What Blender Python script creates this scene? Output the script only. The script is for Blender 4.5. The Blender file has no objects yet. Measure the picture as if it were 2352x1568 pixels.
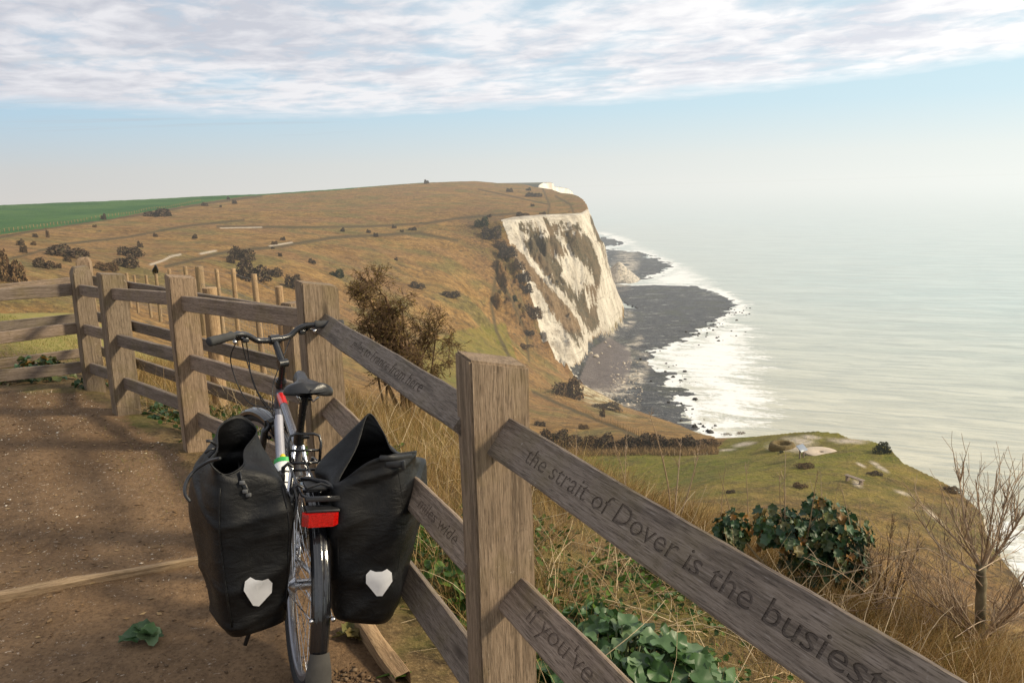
import bpy, bmesh, math, random
import numpy as np
from mathutils import Vector, Matrix, Quaternion, noise as mnoise
from mathutils.geometry import delaunay_2d_cdt
random.seed(7); rng=np.random.default_rng(7)
sc=bpy.context.scene; COL=sc.collection
R_=math.radians
# ------------------------------------------------------------------ camera (eye at the origin, path about 1.68 m below)
F=1890.; PI_=R_(10.6); RO=R_(1.6)
cp,sp=math.cos(PI_),math.sin(PI_); cr,sr=math.cos(RO),math.sin(RO)
FWD=Vector((0,cp,-sp)); RIGHT=Vector((cr,-sr*sp,-sr*cp)); UP=Vector((sr,cr*sp,cr*cp))
def ray(x,y): return FWD+RIGHT*((x-1176)/F)-UP*((y-784)/F)
def PY(x,y,Y): d=ray(x,y); return d*(Y/d.y)
def PZ(x,y,z): d=ray(x,y); return d*(z/d.z)
def PPL(x,y,p0,n): d=ray(x,y); return d*(p0.dot(n)/d.dot(n))
cam=bpy.data.cameras.new('camera'); camo=bpy.data.objects.new('camera',cam); COL.objects.link(camo)
camo.matrix_world=Matrix(((RIGHT.x,UP.x,-FWD.x,0),(RIGHT.y,UP.y,-FWD.y,0),(RIGHT.z,UP.z,-FWD.z,0),(0,0,0,1)))
cam.sensor_width=36; cam.lens=36*F/2352; cam.clip_start=.05; cam.clip_end=60000
sc.camera=camo
SEA=-84.0
# ------------------------------------------------------------------ mesh helpers
def tag(o,label=None,cat=None,group=None,kind=None):
    if label:o['label']=label
    if cat:o['category']=cat
    if group:o['group']=group
    if kind:o['kind']=kind
    return o
def link(name,me,mat=None,parent=None,M=None):
    o=bpy.data.objects.new(name,me); COL.objects.link(o)
    if me is not None and mat is not None:
        for m in (mat if isinstance(mat,(list,tuple)) else [mat]): me.materials.append(m)
    W=M if M is not None else Matrix.Identity(4)
    if parent is not None: o.parent=parent; o.matrix_basis=wm(parent).inverted()@W
    else: o.matrix_basis=W
    return o
def wm(o):
    m=o.matrix_basis.copy()
    while o.parent is not None: o=o.parent; m=o.matrix_basis@m
    return m
def empty(name,loc=(0,0,0),rz=0,label=None,cat=None,group=None,M=None):
    o=bpy.data.objects.new(name,None); COL.objects.link(o); o.matrix_basis=M if M is not None else Matrix.Translation(Vector(loc))@Matrix.Rotation(rz,4,'Z')
    o.empty_display_size=.1
    return tag(o,label,cat,group)
class MB:
    def __init__(s): s.v=[]; s.f=[]; s.mi=[]; s.cur=0
    def add(s,vs,fs):
        n=len(s.v); s.v.extend([tuple(v) for v in vs]); s.f.extend([tuple(i+n for i in f) for f in fs]); s.mi.extend([s.cur]*len(fs)); return s
    def box(s,M,sx,sy,sz):
        c=[M@Vector((x*sx/2,y*sy/2,z*sz/2)) for x in(-1,1) for y in(-1,1) for z in(-1,1)]
        return s.add(c,[(0,1,3,2),(4,6,7,5),(0,4,5,1),(2,3,7,6),(0,2,6,4),(1,5,7,3)])
    def rbox(s,M,sx,sy,sz,b=.004,seg=2):
        bm=bmesh.new(); bmesh.ops.create_cube(bm,size=1); bmesh.ops.scale(bm,vec=(sx,sy,sz),verts=bm.verts)
        bmesh.ops.bevel(bm,geom=list(bm.edges),offset=b,segments=seg,affect='EDGES',profile=.5)
        bm.verts.ensure_lookup_table(); vs=[M@v.co for v in bm.verts]; fs=[[v.index for v in f.verts] for f in bm.faces]
        bm.free(); return s.add(vs,fs)
    def tube(s,pts,r,n=8,caps=True,flat=None):
        pts=[Vector(p) for p in pts]; m=len(pts)
        rs=r if isinstance(r,(list,tuple)) else [r]*m
        t=[(pts[min(i+1,m-1)]-pts[max(i-1,0)]).normalized() for i in range(m)]
        a=Vector((0,0,1)) if abs(t[0].z)<.9 else Vector((1,0,0))
        u=(a-t[0]*a.dot(t[0])).normalized(); vs=[]
        for i in range(m):
            u=(u-t[i]*u.dot(t[i]))
            u=u.normalized() if u.length>1e-6 else t[i].orthogonal().normalized()
            w=t[i].cross(u)
            for k in range(n):
                an=2*math.pi*k/n; fx=flat or 1
                vs.append(pts[i]+(u*math.cos(an)*rs[i]+w*math.sin(an)*rs[i]*fx))
        fs=[]
        for i in range(m-1):
            for k in range(n):
                fs.append((i*n+k,i*n+(k+1)%n,(i+1)*n+(k+1)%n,(i+1)*n+k))
        if caps: fs.append(tuple(range(n-1,-1,-1))); fs.append(tuple((m-1)*n+k for k in range(n)))
        return s.add(vs,fs)
    def cyl(s,a,b,r,n=16,r2=None): return s.tube([a,b],[r,r if r2 is None else r2],n)
    def torus(s,c,ax,R,r,n=48,m=10,fr=1.0):
        ax=Vector(ax).normalized(); u=ax.orthogonal().normalized(); w=ax.cross(u); c=Vector(c); vs=[];fs=[]
        for i in range(n):
            a=2*math.pi*i/n; d=u*math.cos(a)+w*math.sin(a)
            for k in range(m):
                b=2*math.pi*k/m; vs.append(c+d*(R+r*math.cos(b))+ax*(r*fr*math.sin(b)))
        for i in range(n):
            for k in range(m):
                fs.append((i*m+k,((i+1)%n)*m+k,((i+1)%n)*m+(k+1)%m,i*m+(k+1)%m))
        return s.add(vs,fs)
    def grid(s,fn,nu,nv,cu=False):
        vs=[fn(i/(nu if cu else nu-1),j/(nv-1)) for i in range(nu) for j in range(nv)]; fs=[]
        for i in range(nu if cu else nu-1):
            for j in range(nv-1):
                i2=(i+1)%nu; fs.append((i*nv+j,i2*nv+j,i2*nv+j+1,i*nv+j+1))
        return s.add(vs,fs)
    def build(s,name,mat,parent=None,M=None,smooth=True,tf=None,auto=None):
        me=bpy.data.meshes.new(name); v=s.v if tf is None else [tuple(tf@Vector(q)) for q in s.v]
        me.from_pydata(v,[],s.f)
        mats=mat if isinstance(mat,(list,tuple)) else [mat]
        for m in mats: me.materials.append(m)
        if len(mats)>1: me.polygons.foreach_set('material_index',s.mi)
        if smooth: me.polygons.foreach_set('use_smooth',[True]*len(me.polygons))
        if auto:
            me.set_sharp_from_angle(angle=R_(auto))
        me.update(); return link(name,me,None,parent,M)
def T(v): return Matrix.Translation(Vector(v))
def frame(o,x,y,z):
    return Matrix(((x[0],y[0],z[0],o[0]),(x[1],y[1],z[1],o[1]),(x[2],y[2],z[2],o[2]),(0,0,0,1)))
def npmesh(name,V,Fc,mat,smooth=True,kind=None,attrs=None):
    me=bpy.data.meshes.new(name); V=np.asarray(V,dtype=np.float32); Fc=np.asarray(Fc,dtype=np.int32); k=Fc.shape[1]
    me.vertices.add(len(V)); me.vertices.foreach_set('co',V.ravel())
    me.loops.add(Fc.size); me.loops.foreach_set('vertex_index',Fc.ravel())
    me.polygons.add(len(Fc)); me.polygons.foreach_set('loop_start',np.arange(0,Fc.size,k,dtype=np.int32)); 
    me.update(calc_edges=True)
    if smooth: me.polygons.foreach_set('use_smooth',np.ones(len(Fc),dtype=bool))
    for n,a in (attrs or {}).items():
        at=me.attributes.new(n,'FLOAT_COLOR','POINT'); at.data.foreach_set('color',np.asarray(a,dtype=np.float32).ravel())
    me.validate(); o=link(name,me,mat)
    if kind:o['kind']=kind
    return o
# ------------------------------------------------------------------ node helper
class NT:
    def __init__(s,nt): s.n=nt.nodes; s.l=nt.links
    def new(s,t,**k):
        nd=s.n.new(t)
        for a,b in k.items():
            if a=='ins':
                for i,v in b.items(): s.set(nd.inputs[i],v)
            else: setattr(nd,a,b)
        return nd
    def set(s,inp,v):
        if hasattr(v,'default_value') or isinstance(v,bpy.types.NodeSocket): s.l.new(v,inp)
        else:
            if isinstance(v,(tuple,list)) and len(v)==3 and inp.type=='RGBA': v=(*v,1)
            inp.default_value=v
    def math(s,op,a,b=0,c=None,clamp=False):
        nd=s.new('ShaderNodeMath',operation=op,use_clamp=clamp); s.set(nd.inputs[0],a); s.set(nd.inputs[1],b)
        if c is not None: s.set(nd.inputs[2],c)
        return nd.outputs[0]
    def mix(s,f,a,b,mode='MIX'):
        nd=s.new('ShaderNodeMix',data_type='RGBA',blend_type=mode); s.set(nd.inputs[0],f); s.set(nd.inputs[6],a); s.set(nd.inputs[7],b); return nd.outputs[2]
    def ramp(s,f,st,interp='LINEAR'):
        nd=s.new('ShaderNodeValToRGB'); s.set(nd.inputs[0],f); e=nd.color_ramp.elements; nd.color_ramp.interpolation=interp
        while len(e)<len(st): e.new(.5)
        for i,(p,c) in enumerate(st):
            e[i].position=p; e[i].color=(c,c,c,1) if not isinstance(c,(tuple,list)) else (*c,1)
        return nd.outputs[0]
    def noise(s,vec,scale,det=4,rough=.55,dist=0,w=None):
        nd=s.new('ShaderNodeTexNoise'); 
        if vec is not None: s.set(nd.inputs['Vector'],vec)
        s.set(nd.inputs['Scale'],scale); s.set(nd.inputs['Detail'],det); s.set(nd.inputs['Roughness'],rough); s.set(nd.inputs['Distortion'],dist)
        return nd.outputs[0]
    def vor(s,vec,scale,feat='F1',out=0,rnd=1):
        nd=s.new('ShaderNodeTexVoronoi',feature=feat); s.set(nd.inputs['Vector'],vec); s.set(nd.inputs['Scale'],scale); s.set(nd.inputs['Randomness'],rnd); return nd.outputs[out]
    def mapr(s,v,a,b,c,d,clamp=True):
        nd=s.new('ShaderNodeMapRange',clamp=clamp); s.set(nd.inputs[0],v)
        for i,q in enumerate((a,b,c,d)): s.set(nd.inputs[i+1],q)
        return nd.outputs[0]
    def vscale(s,vec,sc_):
        nd=s.new('ShaderNodeMapping'); s.set(nd.inputs[0],vec); nd.inputs['Scale'].default_value=sc_; return nd.outputs[0]
    def bump(s,h,st=.5,dist=.01,nrm=None):
        nd=s.new('ShaderNodeBump'); s.set(nd.inputs['Height'],h); nd.inputs['Strength'].default_value=st; nd.inputs['Distance'].default_value=dist
        if nrm is not None: s.set(nd.inputs['Normal'],nrm)
        return nd.outputs[0]
def material(name,haze=False):
    m=bpy.data.materials.new(name); m.use_nodes=True; nt=NT(m.node_tree); b=m.node_tree.nodes['Principled BSDF']
    nt.b=b; nt.out=m.node_tree.nodes['Material Output']; return m,nt
def setb(nt,**k):
    for a,v in k.items(): nt.set(nt.b.inputs[a.replace('_',' ')],v)
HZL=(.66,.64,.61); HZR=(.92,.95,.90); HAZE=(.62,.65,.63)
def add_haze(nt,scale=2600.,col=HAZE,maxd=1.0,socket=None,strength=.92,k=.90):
    """aerial perspective: world-space distance from the viewpoint hill, in-scattered light painted into the material as an emissive haze colour"""
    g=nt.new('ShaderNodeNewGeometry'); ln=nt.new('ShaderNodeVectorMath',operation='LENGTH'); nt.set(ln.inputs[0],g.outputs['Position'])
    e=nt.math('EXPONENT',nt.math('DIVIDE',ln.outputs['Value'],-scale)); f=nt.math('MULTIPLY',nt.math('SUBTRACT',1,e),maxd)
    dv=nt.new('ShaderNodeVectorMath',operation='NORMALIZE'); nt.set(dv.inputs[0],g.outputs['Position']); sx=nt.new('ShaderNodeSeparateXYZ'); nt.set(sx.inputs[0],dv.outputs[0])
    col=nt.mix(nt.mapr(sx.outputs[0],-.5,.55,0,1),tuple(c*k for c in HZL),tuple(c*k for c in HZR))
    em=nt.new('ShaderNodeEmission'); nt.set(em.inputs[0],col); em.inputs[1].default_value=1.0  # painted haze: glowing colour mixed over the surface, stronger with distance
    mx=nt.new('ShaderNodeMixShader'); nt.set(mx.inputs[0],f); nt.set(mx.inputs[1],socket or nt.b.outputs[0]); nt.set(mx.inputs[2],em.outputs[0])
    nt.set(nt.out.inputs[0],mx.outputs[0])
# ------------------------------------------------------------------ sun and sky
SUN_AZ=R_(97); SUN_EL=R_(33)     # azimuth clockwise from +Y
sund=Vector((math.sin(SUN_AZ)*math.cos(SUN_EL),math.cos(SUN_AZ)*math.cos(SUN_EL),math.sin(SUN_EL)))
sl=bpy.data.lights.new('sun','SUN'); sl.energy=4.6; sl.angle=R_(8); sl.color=(1,.86,.62)
so=bpy.data.objects.new('sun',sl); COL.objects.link(so); so.rotation_mode='QUATERNION'; so.rotation_quaternion=sund.to_track_quat('Z','Y'); so.location=(30,-10,40)
def make_world():
    w=bpy.data.worlds.new('World'); sc.world=w; w.use_nodes=True; nt=NT(w.node_tree)
    bg=w.node_tree.nodes['Background']; out=w.node_tree.nodes['World Output']
    tc=nt.new('ShaderNodeTexCoord'); V=tc.outputs['Generated']
    sky=nt.new('ShaderNodeTexSky',sky_type='NISHITA',sun_disc=False,sun_elevation=SUN_EL,sun_rotation=SUN_AZ,air_density=1.0,dust_density=1.4,ozone_density=1.2)
    sx=nt.new('ShaderNodeSeparateXYZ'); nt.set(sx.inputs[0],V); x,y,z=sx.outputs
    zc=nt.math('MAXIMUM',z,.012)
    px=nt.math('DIVIDE',x,zc); py=nt.math('DIVIDE',y,zc)
    cv=nt.new('ShaderNodeCombineXYZ'); nt.set(cv.inputs[0],px); nt.set(cv.inputs[1],py); P=cv.outputs[0]
    base=nt.mix(1.0,sky.outputs[0],(.105,.105,.105),'MULTIPLY')
    # haze toward horizon: creamy, brighter towards the sea
    side=nt.mapr(x,-.5,.55,0,1)
    hz=nt.mix(side,HZL,HZR)
    hb=nt.mix(side,(.45,.67,.84),(.65,.88,.98))
    el=z
    f1=nt.mapr(el,.0,.25,0,1)
    low=nt.mix(nt.ramp(el,[(0,0.0),(.03,.12),(.085,.80),(.14,1.0)]),hz,hb)
    skyc=nt.mix(nt.ramp(el,[(0,1.0),(.16,.85),(.45,.15)]),base,low)
    # cloud sheet: altocumulus rolls getting finer toward the far edge of the sheet
    sq=nt.math('SQRT',nt.math('MAXIMUM',nt.math('ABSOLUTE',py),.3))
    cq=nt.new('ShaderNodeCombineXYZ'); nt.set(cq.inputs[0],nt.math('MULTIPLY',nt.math('DIVIDE',px,sq),2.6)); nt.set(cq.inputs[1],nt.math('ADD',nt.math('MULTIPLY',sq,3.6),nt.math('MULTIPLY',px,.10))); nt.set(cq.inputs[2],nt.math('SIGN',py)); Q=cq.outputs[0]
    n1=nt.noise(Q,1.0,7,.58,.35); n2=nt.noise(Q,3.0,5,.55,.3); n3=nt.noise(Q,.38,3,.5,.3)
    dens=nt.math('ADD',nt.math('MULTIPLY',n1,.6),nt.math('MULTIPLY',n2,.4))
    # edge line in the cloud plane: py*a + px*b = c ; beyond it there is no cloud
    pp=nt.math('ADD',px,1.0); edge=nt.math('ADD',nt.math('MULTIPLY',nt.math('MULTIPLY',pp,pp),EDGE_A),py)
    en=nt.math('ADD',edge,nt.math('MULTIPLY',nt.math('SUBTRACT',n3,.5),3.2))
    en=nt.math('ADD',en,nt.math('MULTIPLY',nt.math('SUBTRACT',n1,.5),3.4))
    cover=nt.mapr(en,EDGE_C-1.2,EDGE_C+.5,1,0)
    thick=nt.mapr(nt.math('ADD',dens,nt.math('MULTIPLY',nt.math('SUBTRACT',n3,.5),.25)),.36,.52,.30,1)
    m=nt.math('MULTIPLY',cover,thick)
    # faint grey streaks under the sheet on the left
    st=nt.noise(nt.vscale(P,(.22,1.0,1)),1.1,5,.6)
    stm=nt.math('MULTIPLY',nt.mapr(st,.55,.68,0,.45),nt.math('MULTIPLY',nt.mapr(px,-3.2,-2.0,1,0),nt.mapr(edge,EDGE_C+7.,EDGE_C+2.,0,1)))
    shade=nt.mapr(nt.math('ADD',nt.math('MULTIPLY',nt.noise(Q,.62,6,.56,.4),.5),nt.math('MULTIPLY',n2,.5)),.41,.58,0,1)
    lit=nt.mix(side,(.80,.80,.84),(1.10,1.09,1.08)); dark=nt.mix(side,(.56,.58,.65),(.80,.82,.88))
    cc=nt.mix(shade,dark,lit)
    cc=nt.mix(nt.mapr(en,EDGE_C-3,EDGE_C-.3,0,.6),cc,lit)
    c=nt.mix(m,skyc,cc); c=nt.mix(stm,c,(.52,.57,.62))
    # below the horizon: dim sea haze so that the ground bounce stays natural
    c=nt.mix(nt.mapr(z,-.02,.0,1,0),c,nt.mix(side,(.50,.50,.47),(.72,.74,.70)))
    nt.set(bg.inputs[0],c); bg.inputs[1].default_value=1.0
EDGE_A=.12; EDGE_C=11.3
make_world()
sc.view_settings.view_transform='Standard'; sc.view_settings.look='None'; sc.view_settings.exposure=0; sc.view_settings.gamma=1
sc.render.engine='CYCLES'
# ------------------------------------------------------------------ terrain height: a triangulated set of surveyed points with hard rim lines
TP=[]; TE=[]; TI={}
def tp(p,key=None):
    TP.append(Vector(p)); 
    if key: TI[key]=len(TP)-1
    return len(TP)-1
def pl(pts,closed=False):
    ids=[tp(p) for p in pts]
    for a,b in zip(ids,ids[1:]): TE.append((a,b))
    return ids
# cliff rim of the headland: far -> near
rimpx=[(1240,431,960),(1268,435,900),(1289,443,820),(1316,446,740),(1328,450,690),(1340,458,640),(1347,468,580),(1350,480,530),(1347,486,500),(1336,493,482),(1323,494,478),(1278,494,466),(1238,497,456),(1185,502,446),(1154,509,440),(1170,545,432),(1195,585,423),(1212,625,414),(1225,665,405),(1233,705,397),(1243,745,389),(1256,785,380),(1275,820,372),(1298,845,364),(1324,872,355)]
rim=[PY(*p) for p in rimpx]
pl(rim)
# foot of that cliff at beach level
foot=[Vector((60,1250,SEA)),Vector((60,1000,SEA)),Vector((78,800,SEA)),Vector((76,640,SEA)),PZ(1436,712,SEA+2),PZ(1432,742,SEA+2),PZ(1408,770,SEA+2),PZ(1375,782,SEA+2),PZ(1356,800,SEA+1.5),PZ(1340,835,SEA+1),PZ(1330,868,SEA+1)]
pl(foot)
for q,z in ((Vector((53,492,-33)),0),(PY(1385,590,486)-Vector((0,0,0)),0),(PY(1362,540,484),0),(PY(1410,680,488),0),(PY(1352,600,455),0),(PY(1300,640,432),0),(PY(1345,700,440),0),(PY(1290,720,408),0),(PY(1335,760,405),0),(PY(1310,800,382),0)): tp(q)
# lip running from the beach back toward us and the ledge
lip=[PY(1345,888,345),PY(1385,905,330),PY(1440,935,302),PY(1500,955,262),PY(1560,975,225),PY(1600,993,190),PY(1640,1004,140)]
pl(lip)
ledge=[(1680,1004,118),(1740,1000,108),(1800,994,102),(1880,989,96),(1925,993,94),(1955,1006,91),(2000,1010,88),(2042,1026,84),(2052,1050,80),(2075,1062,78),(2125,1085,75),(2178,1112,72),(2215,1140,69),(2240,1160,66),(2262,1185,63),(2262,1215,60),(2275,1245,57.5),(2300,1280,55),(2352,1345,50),(2450,1470,43),(2600,1700,34)]
led=[PY(*p) for p in ledge]+[Vector((40,10,-24)),Vector((50,-60,-22))]
pl([lip[-1]]+led)
# foot below the ledge cliff
for i,p in enumerate(led):
    tp((p.x+ (10 if i<4 else 15 if i<8 else 17),p.y+(22 if i<4 else 14 if i<8 else (6 if i<18 else 0)),SEA-4))
for p in lip[2:]: tp((p.x+12,p.y+16,SEA-1.5 if p.y>200 else SEA-4))
tp(PZ(1352,893,SEA+.8)); tp(PZ(1400,905,SEA+.8)); tp(PZ(1450,920,SEA+.6))
# sea floor far out
for p in ((90,60),(140,200),(120,300),(200,500),(160,800),(300,900),(400,2000),(700,-100),(900,1500),(900,4000),(80,-100),(180,1400),(300,2600),(300,9000)): tp((*p,SEA-9))
tp(PZ(1450,800,SEA-1)); tp(PZ(1500,900,SEA-1.4)); tp(PZ(1560,960,SEA-2))
# ledge lawn
for p in ((1958,1108,70),(1840,1052,82),(1700,1060,88),(1500,1055,100),(1300,1045,108),(1600,1150,66),(1750,1180,60),(2080,1180,60),(2150,1250,54),(1800,1110,71),(1240,1040,112),(1640,1035,104)): tp(PY(*p))
for p in ((1900,1300,48),(2100,1330,47),(2250,1420,41),(2300,1550,35),(1750,1330,44)): tp(PY(*p))
# brush bank behind the lawn and the grassy slope beyond
for p in ((1240,1000,128),(1400,1003,125),(1540,1008,120),(1620,1012,112),(1240,968,160),(1400,975,158),(1520,985,165),(1240,930,215),(1350,950,215),(1450,968,205),(1240,880,262),(1300,905,285),(1270,850,330),(1215,840,300)): tp(PY(*p))
# hillside across the valley
for p in ((1200,740,352),(1170,680,365),(1140,620,385),(1120,570,412),(1090,535,432),(1050,510,450),(1180,790,322),(1120,780,285),(1060,800,250),(1000,780,240),(1080,700,300),(1040,640,335),(1000,590,365),(980,545,400),(900,740,235),(900,680,270),(880,620,310),(860,570,350),(800,540,385),(1000,520,440),(1150,480,520),(1250,470,600),(1200,450,700),(1100,460,620),(1000,470,560),(900,480,520),(780,500,455),(700,700,210),(700,640,240),(680,590,280),(640,550,330),(620,520,380),(600,490,450),(500,640,200),(480,600,230),(450,570,270),(420,540,320),(400,510,380),(300,640,170),(280,600,200),(250,570,240),(220,545,290),(200,520,340),(100,640,135),(80,600,165),(60,570,205),(40,545,260),(0,640,120),(0,600,150),(0,560,200),(1060,430,760),(900,440,700),(750,455,620),(600,462,590),(450,480,500)): tp(PY(*p))
crest=[(-1500,540,420),(-600,498,450),(-200,481,520),(0,472,560),(150,465,600),(300,459,640),(490,450,680),(600,445,720),(750,435,780),(900,424,860),(980,418,900),(1060,414.5,940),(1120,413,980),(1170,413.5,1000),(1215,415,1010),(1234,419,990)]
pl([PY(*p) for p in crest])
for x,y in ((-1200,900),(-700,1100),(-400,1200),(-200,1400),(-50,1500),(-2500,600)): tp((x,y,-12))
# local ground (our own hilltop)
near=[(-14,-30,-1.6),(6,-30,-1.9),(30,-30,-14),(-40,-20,-1.6),(-14,0,-1.66),(-14,8,-1.66),(-5,3,-1.68),(0,0,-1.68),(0.9,-.5,-1.70),(1.6,.2,-1.95),(-1.2,4.2,-1.69),(-.3,2.3,-1.69),(.3,1.1,-1.69),(-3,6.2,-1.6),(-4.2,7.4,-1.6),(-8,8,-1.62),(-8,13,-1.75),(-14,13,-1.7),(-5.8,9.5,-1.72),(.9,2.3,-1.98),(1.7,3.3,-2.28),(-.1,3.9,-1.86),(-1.6,6.2,-1.95),(-3.2,8.2,-2.0)]
for p in near: tp(p)
rm=[(2900,1950,2.6),(2352,1600,3.5),(2150,1450,4.2),(2000,1372,4.7),(1850,1300,5.0),(1700,1225,5.3),(1500,1140,5.9),(1360,1085,6.4),(1240,1060,7.0),(1100,1000,8.0),(950,935,9.5)]
rimn=[PY(*p) for p in rm]+[Vector((-3.0,11.0,-2.6)),Vector((-5.5,14,-3.0)),Vector((-10,19,-2.6)),Vector((-16,24,-3.2)),Vector((-30,28,-3.4))]
pl(rimn)
for p in rimn: tp((p.x+ (2.2 if p.x>0 else .6),p.y+3.2,p.z-3.4))
for p in ((10,14,-12),(0,22,-14),(-10,34,-12),(-25,45,-12),(14,26,-20),(2,45,-24),(-14,60,-20),(-40,70,-14),(18,40,-25),(0,85,-36),(-20,110,-30),(-50,110,-18),(5,130,-42),(-10,170,-44),(-60,60,-9),(-90,90,-10),(16,8,-12),(26,18,-23),(-90,10,-4)): tp(p)
tp((-2500,-200,-5)); tp((-2500,2500,-20)); tp((3000,-200,SEA-9)); tp((900,9000,SEA-9)); tp((-600,9000,SEA-9)); tp((0,2200,SEA-9)); tp((-200,-200,-3)); 
pts2=[p.xy for p in TP]
r=delaunay_2d_cdt(pts2,TE,[],0,1e-4)
ov,oe,of,orig=r[0],r[1],r[2],r[3]
oz=[]
for i,v in enumerate(ov):
    o=orig[i]
    if o: oz.append(TP[o[0]].z)
    else:
        best=sorted(range(len(TP)),key=lambda k:(TP[k].xy-v).length)[:2]; oz.append(sum(TP[k].z for k in best)/2)
# polar sample grid
def radii():
    out=[.35]; 
    while out[-1]<2400:
        r=out[-1]; k=.012 if r<12 else .0085 if r<60 else .0062 if r<300 else .0046 if r<520 else .007 if r<1100 else .03
        out.append(r*(1+k))
    return np.array(out)
RR=radii(); TH=np.radians(np.concatenate([np.arange(-75,-38,.5),np.arange(-38,36,.105),np.arange(36,100,.6)]))
nr,nt_=len(RR),len(TH); print('grid',nr,nt_,nr*nt_)
GX=np.outer(RR,np.sin(TH)); GY=np.outer(RR,np.cos(TH)); GZ=np.full(GX.shape,SEA-9.)
for f in of:
    for k in range(1,len(f)-1):
        a,b,c=f[0],f[k],f[k+1]; A,B,C=ov[a],ov[b],ov[c]
        x0,x1=min(A.x,B.x,C.x),max(A.x,B.x,C.x); y0,y1=min(A.y,B.y,C.y),max(A.y,B.y,C.y)
        m=(GX>=x0)&(GX<=x1)&(GY>=y0)&(GY<=y1)
        if not m.any(): continue
        X=GX[m];Y=GY[m]; d=(B.y-C.y)*(A.x-C.x)+(C.x-B.x)*(A.y-C.y)
        if abs(d)<1e-9: continue
        l1=((B.y-C.y)*(X-C.x)+(C.x-B.x)*(Y-C.y))/d; l2=((C.y-A.y)*(X-C.x)+(A.x-C.x)*(Y-C.y))/d; l3=1-l1-l2
        ins=(l1>=-1e-6)&(l2>=-1e-6)&(l3>=-1e-6)
        Z=l1*oz[a]+l2*oz[b]+l3*oz[c]; g=GZ[m]; g[ins]=Z[ins]; GZ[m]=g
# distance helpers in plan
def pdist(X,Y,poly,zs=None):
    D=np.full(X.shape,1e9)
    for a,b in zip(poly,poly[1:]):
        ax,ay,bx,by=a[0],a[1],b[0],b[1]; L=(bx-ax)**2+(by-ay)**2+1e-9
        t=np.clip(((X-ax)*(bx-ax)+(Y-ay)*(by-ay))/L,0,1)
        D=np.minimum(D,np.hypot(X-ax-t*(bx-ax),Y-ay-t*(by-ay)))
    return D
def inpoly(X,Y,poly):
    ins=np.zeros(X.shape,bool); n=len(poly)
    for i in range(n):
        x1,y1=poly[i][0],poly[i][1]; x2,y2=poly[(i+1)%n][0],poly[(i+1)%n][1]
        c=((y1>Y)!=(y2>Y)); xi=(x2-x1)*(Y-y1)/(y2-y1+1e-12)+x1; ins^=(c&(X<xi))
    return ins
def sdist(X,Y,poly):
    p=list(poly)+[poly[0]]; d=pdist(X,Y,p); return np.where(inpoly(X,Y,poly),d,-d)
# cheap vectorised value noise
def vnoise(X,Y,sc_,seed=0,oct=4,gain=.5):
    out=np.zeros(X.shape); amp=1; tot=0
    for o in range(oct):
        x=X*sc_+seed*17.3+o*31.7; y=Y*sc_+seed*9.1-o*12.9; xi=np.floor(x); yi=np.floor(y); xf=x-xi; yf=y-yi
        u=xf*xf*(3-2*xf); v=yf*yf*(3-2*yf)
        def h(i,j):
            n=np.sin((i)*127.1+(j)*311.7+seed*13.7)*43758.5453; return n-np.floor(n)
        val=(h(xi,yi)*(1-u)+h(xi+1,yi)*u)*(1-v)+(h(xi,yi+1)*(1-u)+h(xi+1,yi+1)*u)*v
        out+=amp*val; tot+=amp; amp*=gain; sc_*=2.03
    return out/tot-.5
DR=np.minimum(pdist(GX,GY,rim),pdist(GX,GY,foot)); DR=np.minimum(DR,pdist(GX,GY,led)); DR=np.minimum(DR,pdist(GX,GY,lip))
DN=pdist(GX,GY,rimn)
# soften the facets away from hard edges
w=np.clip((DR-1.5)/12,0,1)*.5; w=np.where(RR[:,None]<40,np.clip(.1+DN/3,0,1)*.5,w)
for it in range(60):
    L=(np.roll(GZ,1,0)+np.roll(GZ,-1,0)+np.roll(GZ,1,1)+np.roll(GZ,-1,1))/4
    L[0]=GZ[0];L[-1]=GZ[-1];L[:,0]=GZ[:,0];L[:,-1]=GZ[:,-1]
    GZ=GZ+w*(L-GZ)
gz_r=np.gradient(GZ,axis=0)/np.gradient(RR)[:,None]; gz_t=np.gradient(GZ,axis=1)/(np.gradient(TH)[None,:]*RR[:,None])
SL=np.hypot(gz_r,gz_t)
far=np.clip((RR-25)/100,0,1)[:,None]
LAND=np.clip((GZ-(SEA+1.2))/4,0,1)
GZ+=far*LAND*(vnoise(GX,GY,1/38.,1,4)*2.2*np.clip(DR/25,.15,1)*np.clip((900-RR)[:,None]/500,.1,1)+vnoise(GX,GY,1/7.,2,3)*.7*np.clip(DR/10,.25,1))
CL=np.clip((SL-.62)/.35,0,1)*np.clip((RR-38)/5,0,1)[:,None]*np.clip((GZ-(SEA-5))/3,0,1)
CL*=np.clip(DR/7,.05,1)*np.clip(RR/300,.25,1)[:,None]
GZ+=CL*(vnoise(GX,GY,1/9.,3,5,.6)*7+vnoise(GX,GY,1/2.5,4,4,.6)*2.2)
w0=np.maximum(GX*FWD.x+GY*FWD.y+GZ*FWD.z,.05); px0=1176+F*(GX*RIGHT.x+GY*RIGHT.y+GZ*RIGHT.z)/w0; py0=784-F*(GX*UP.x+GY*UP.y+GZ*UP.z)/w0; sk0=px0-py0*.46
rib=np.abs(vnoise(sk0/26.,py0/110.,1.,91,4,.55))*-2+.35; rib2=np.abs(vnoise(sk0/9.,py0/50.,1.,92,3,.6))*-2+.35
GZ+=np.where((RR>345)&(RR<560),1,0)[:,None]*np.clip((SL-.62)/.35,0,1)*np.clip(DR/9,0,1)*(px0>1140)*(GZ>SEA+1)*(rib*13+rib2*5)
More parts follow.
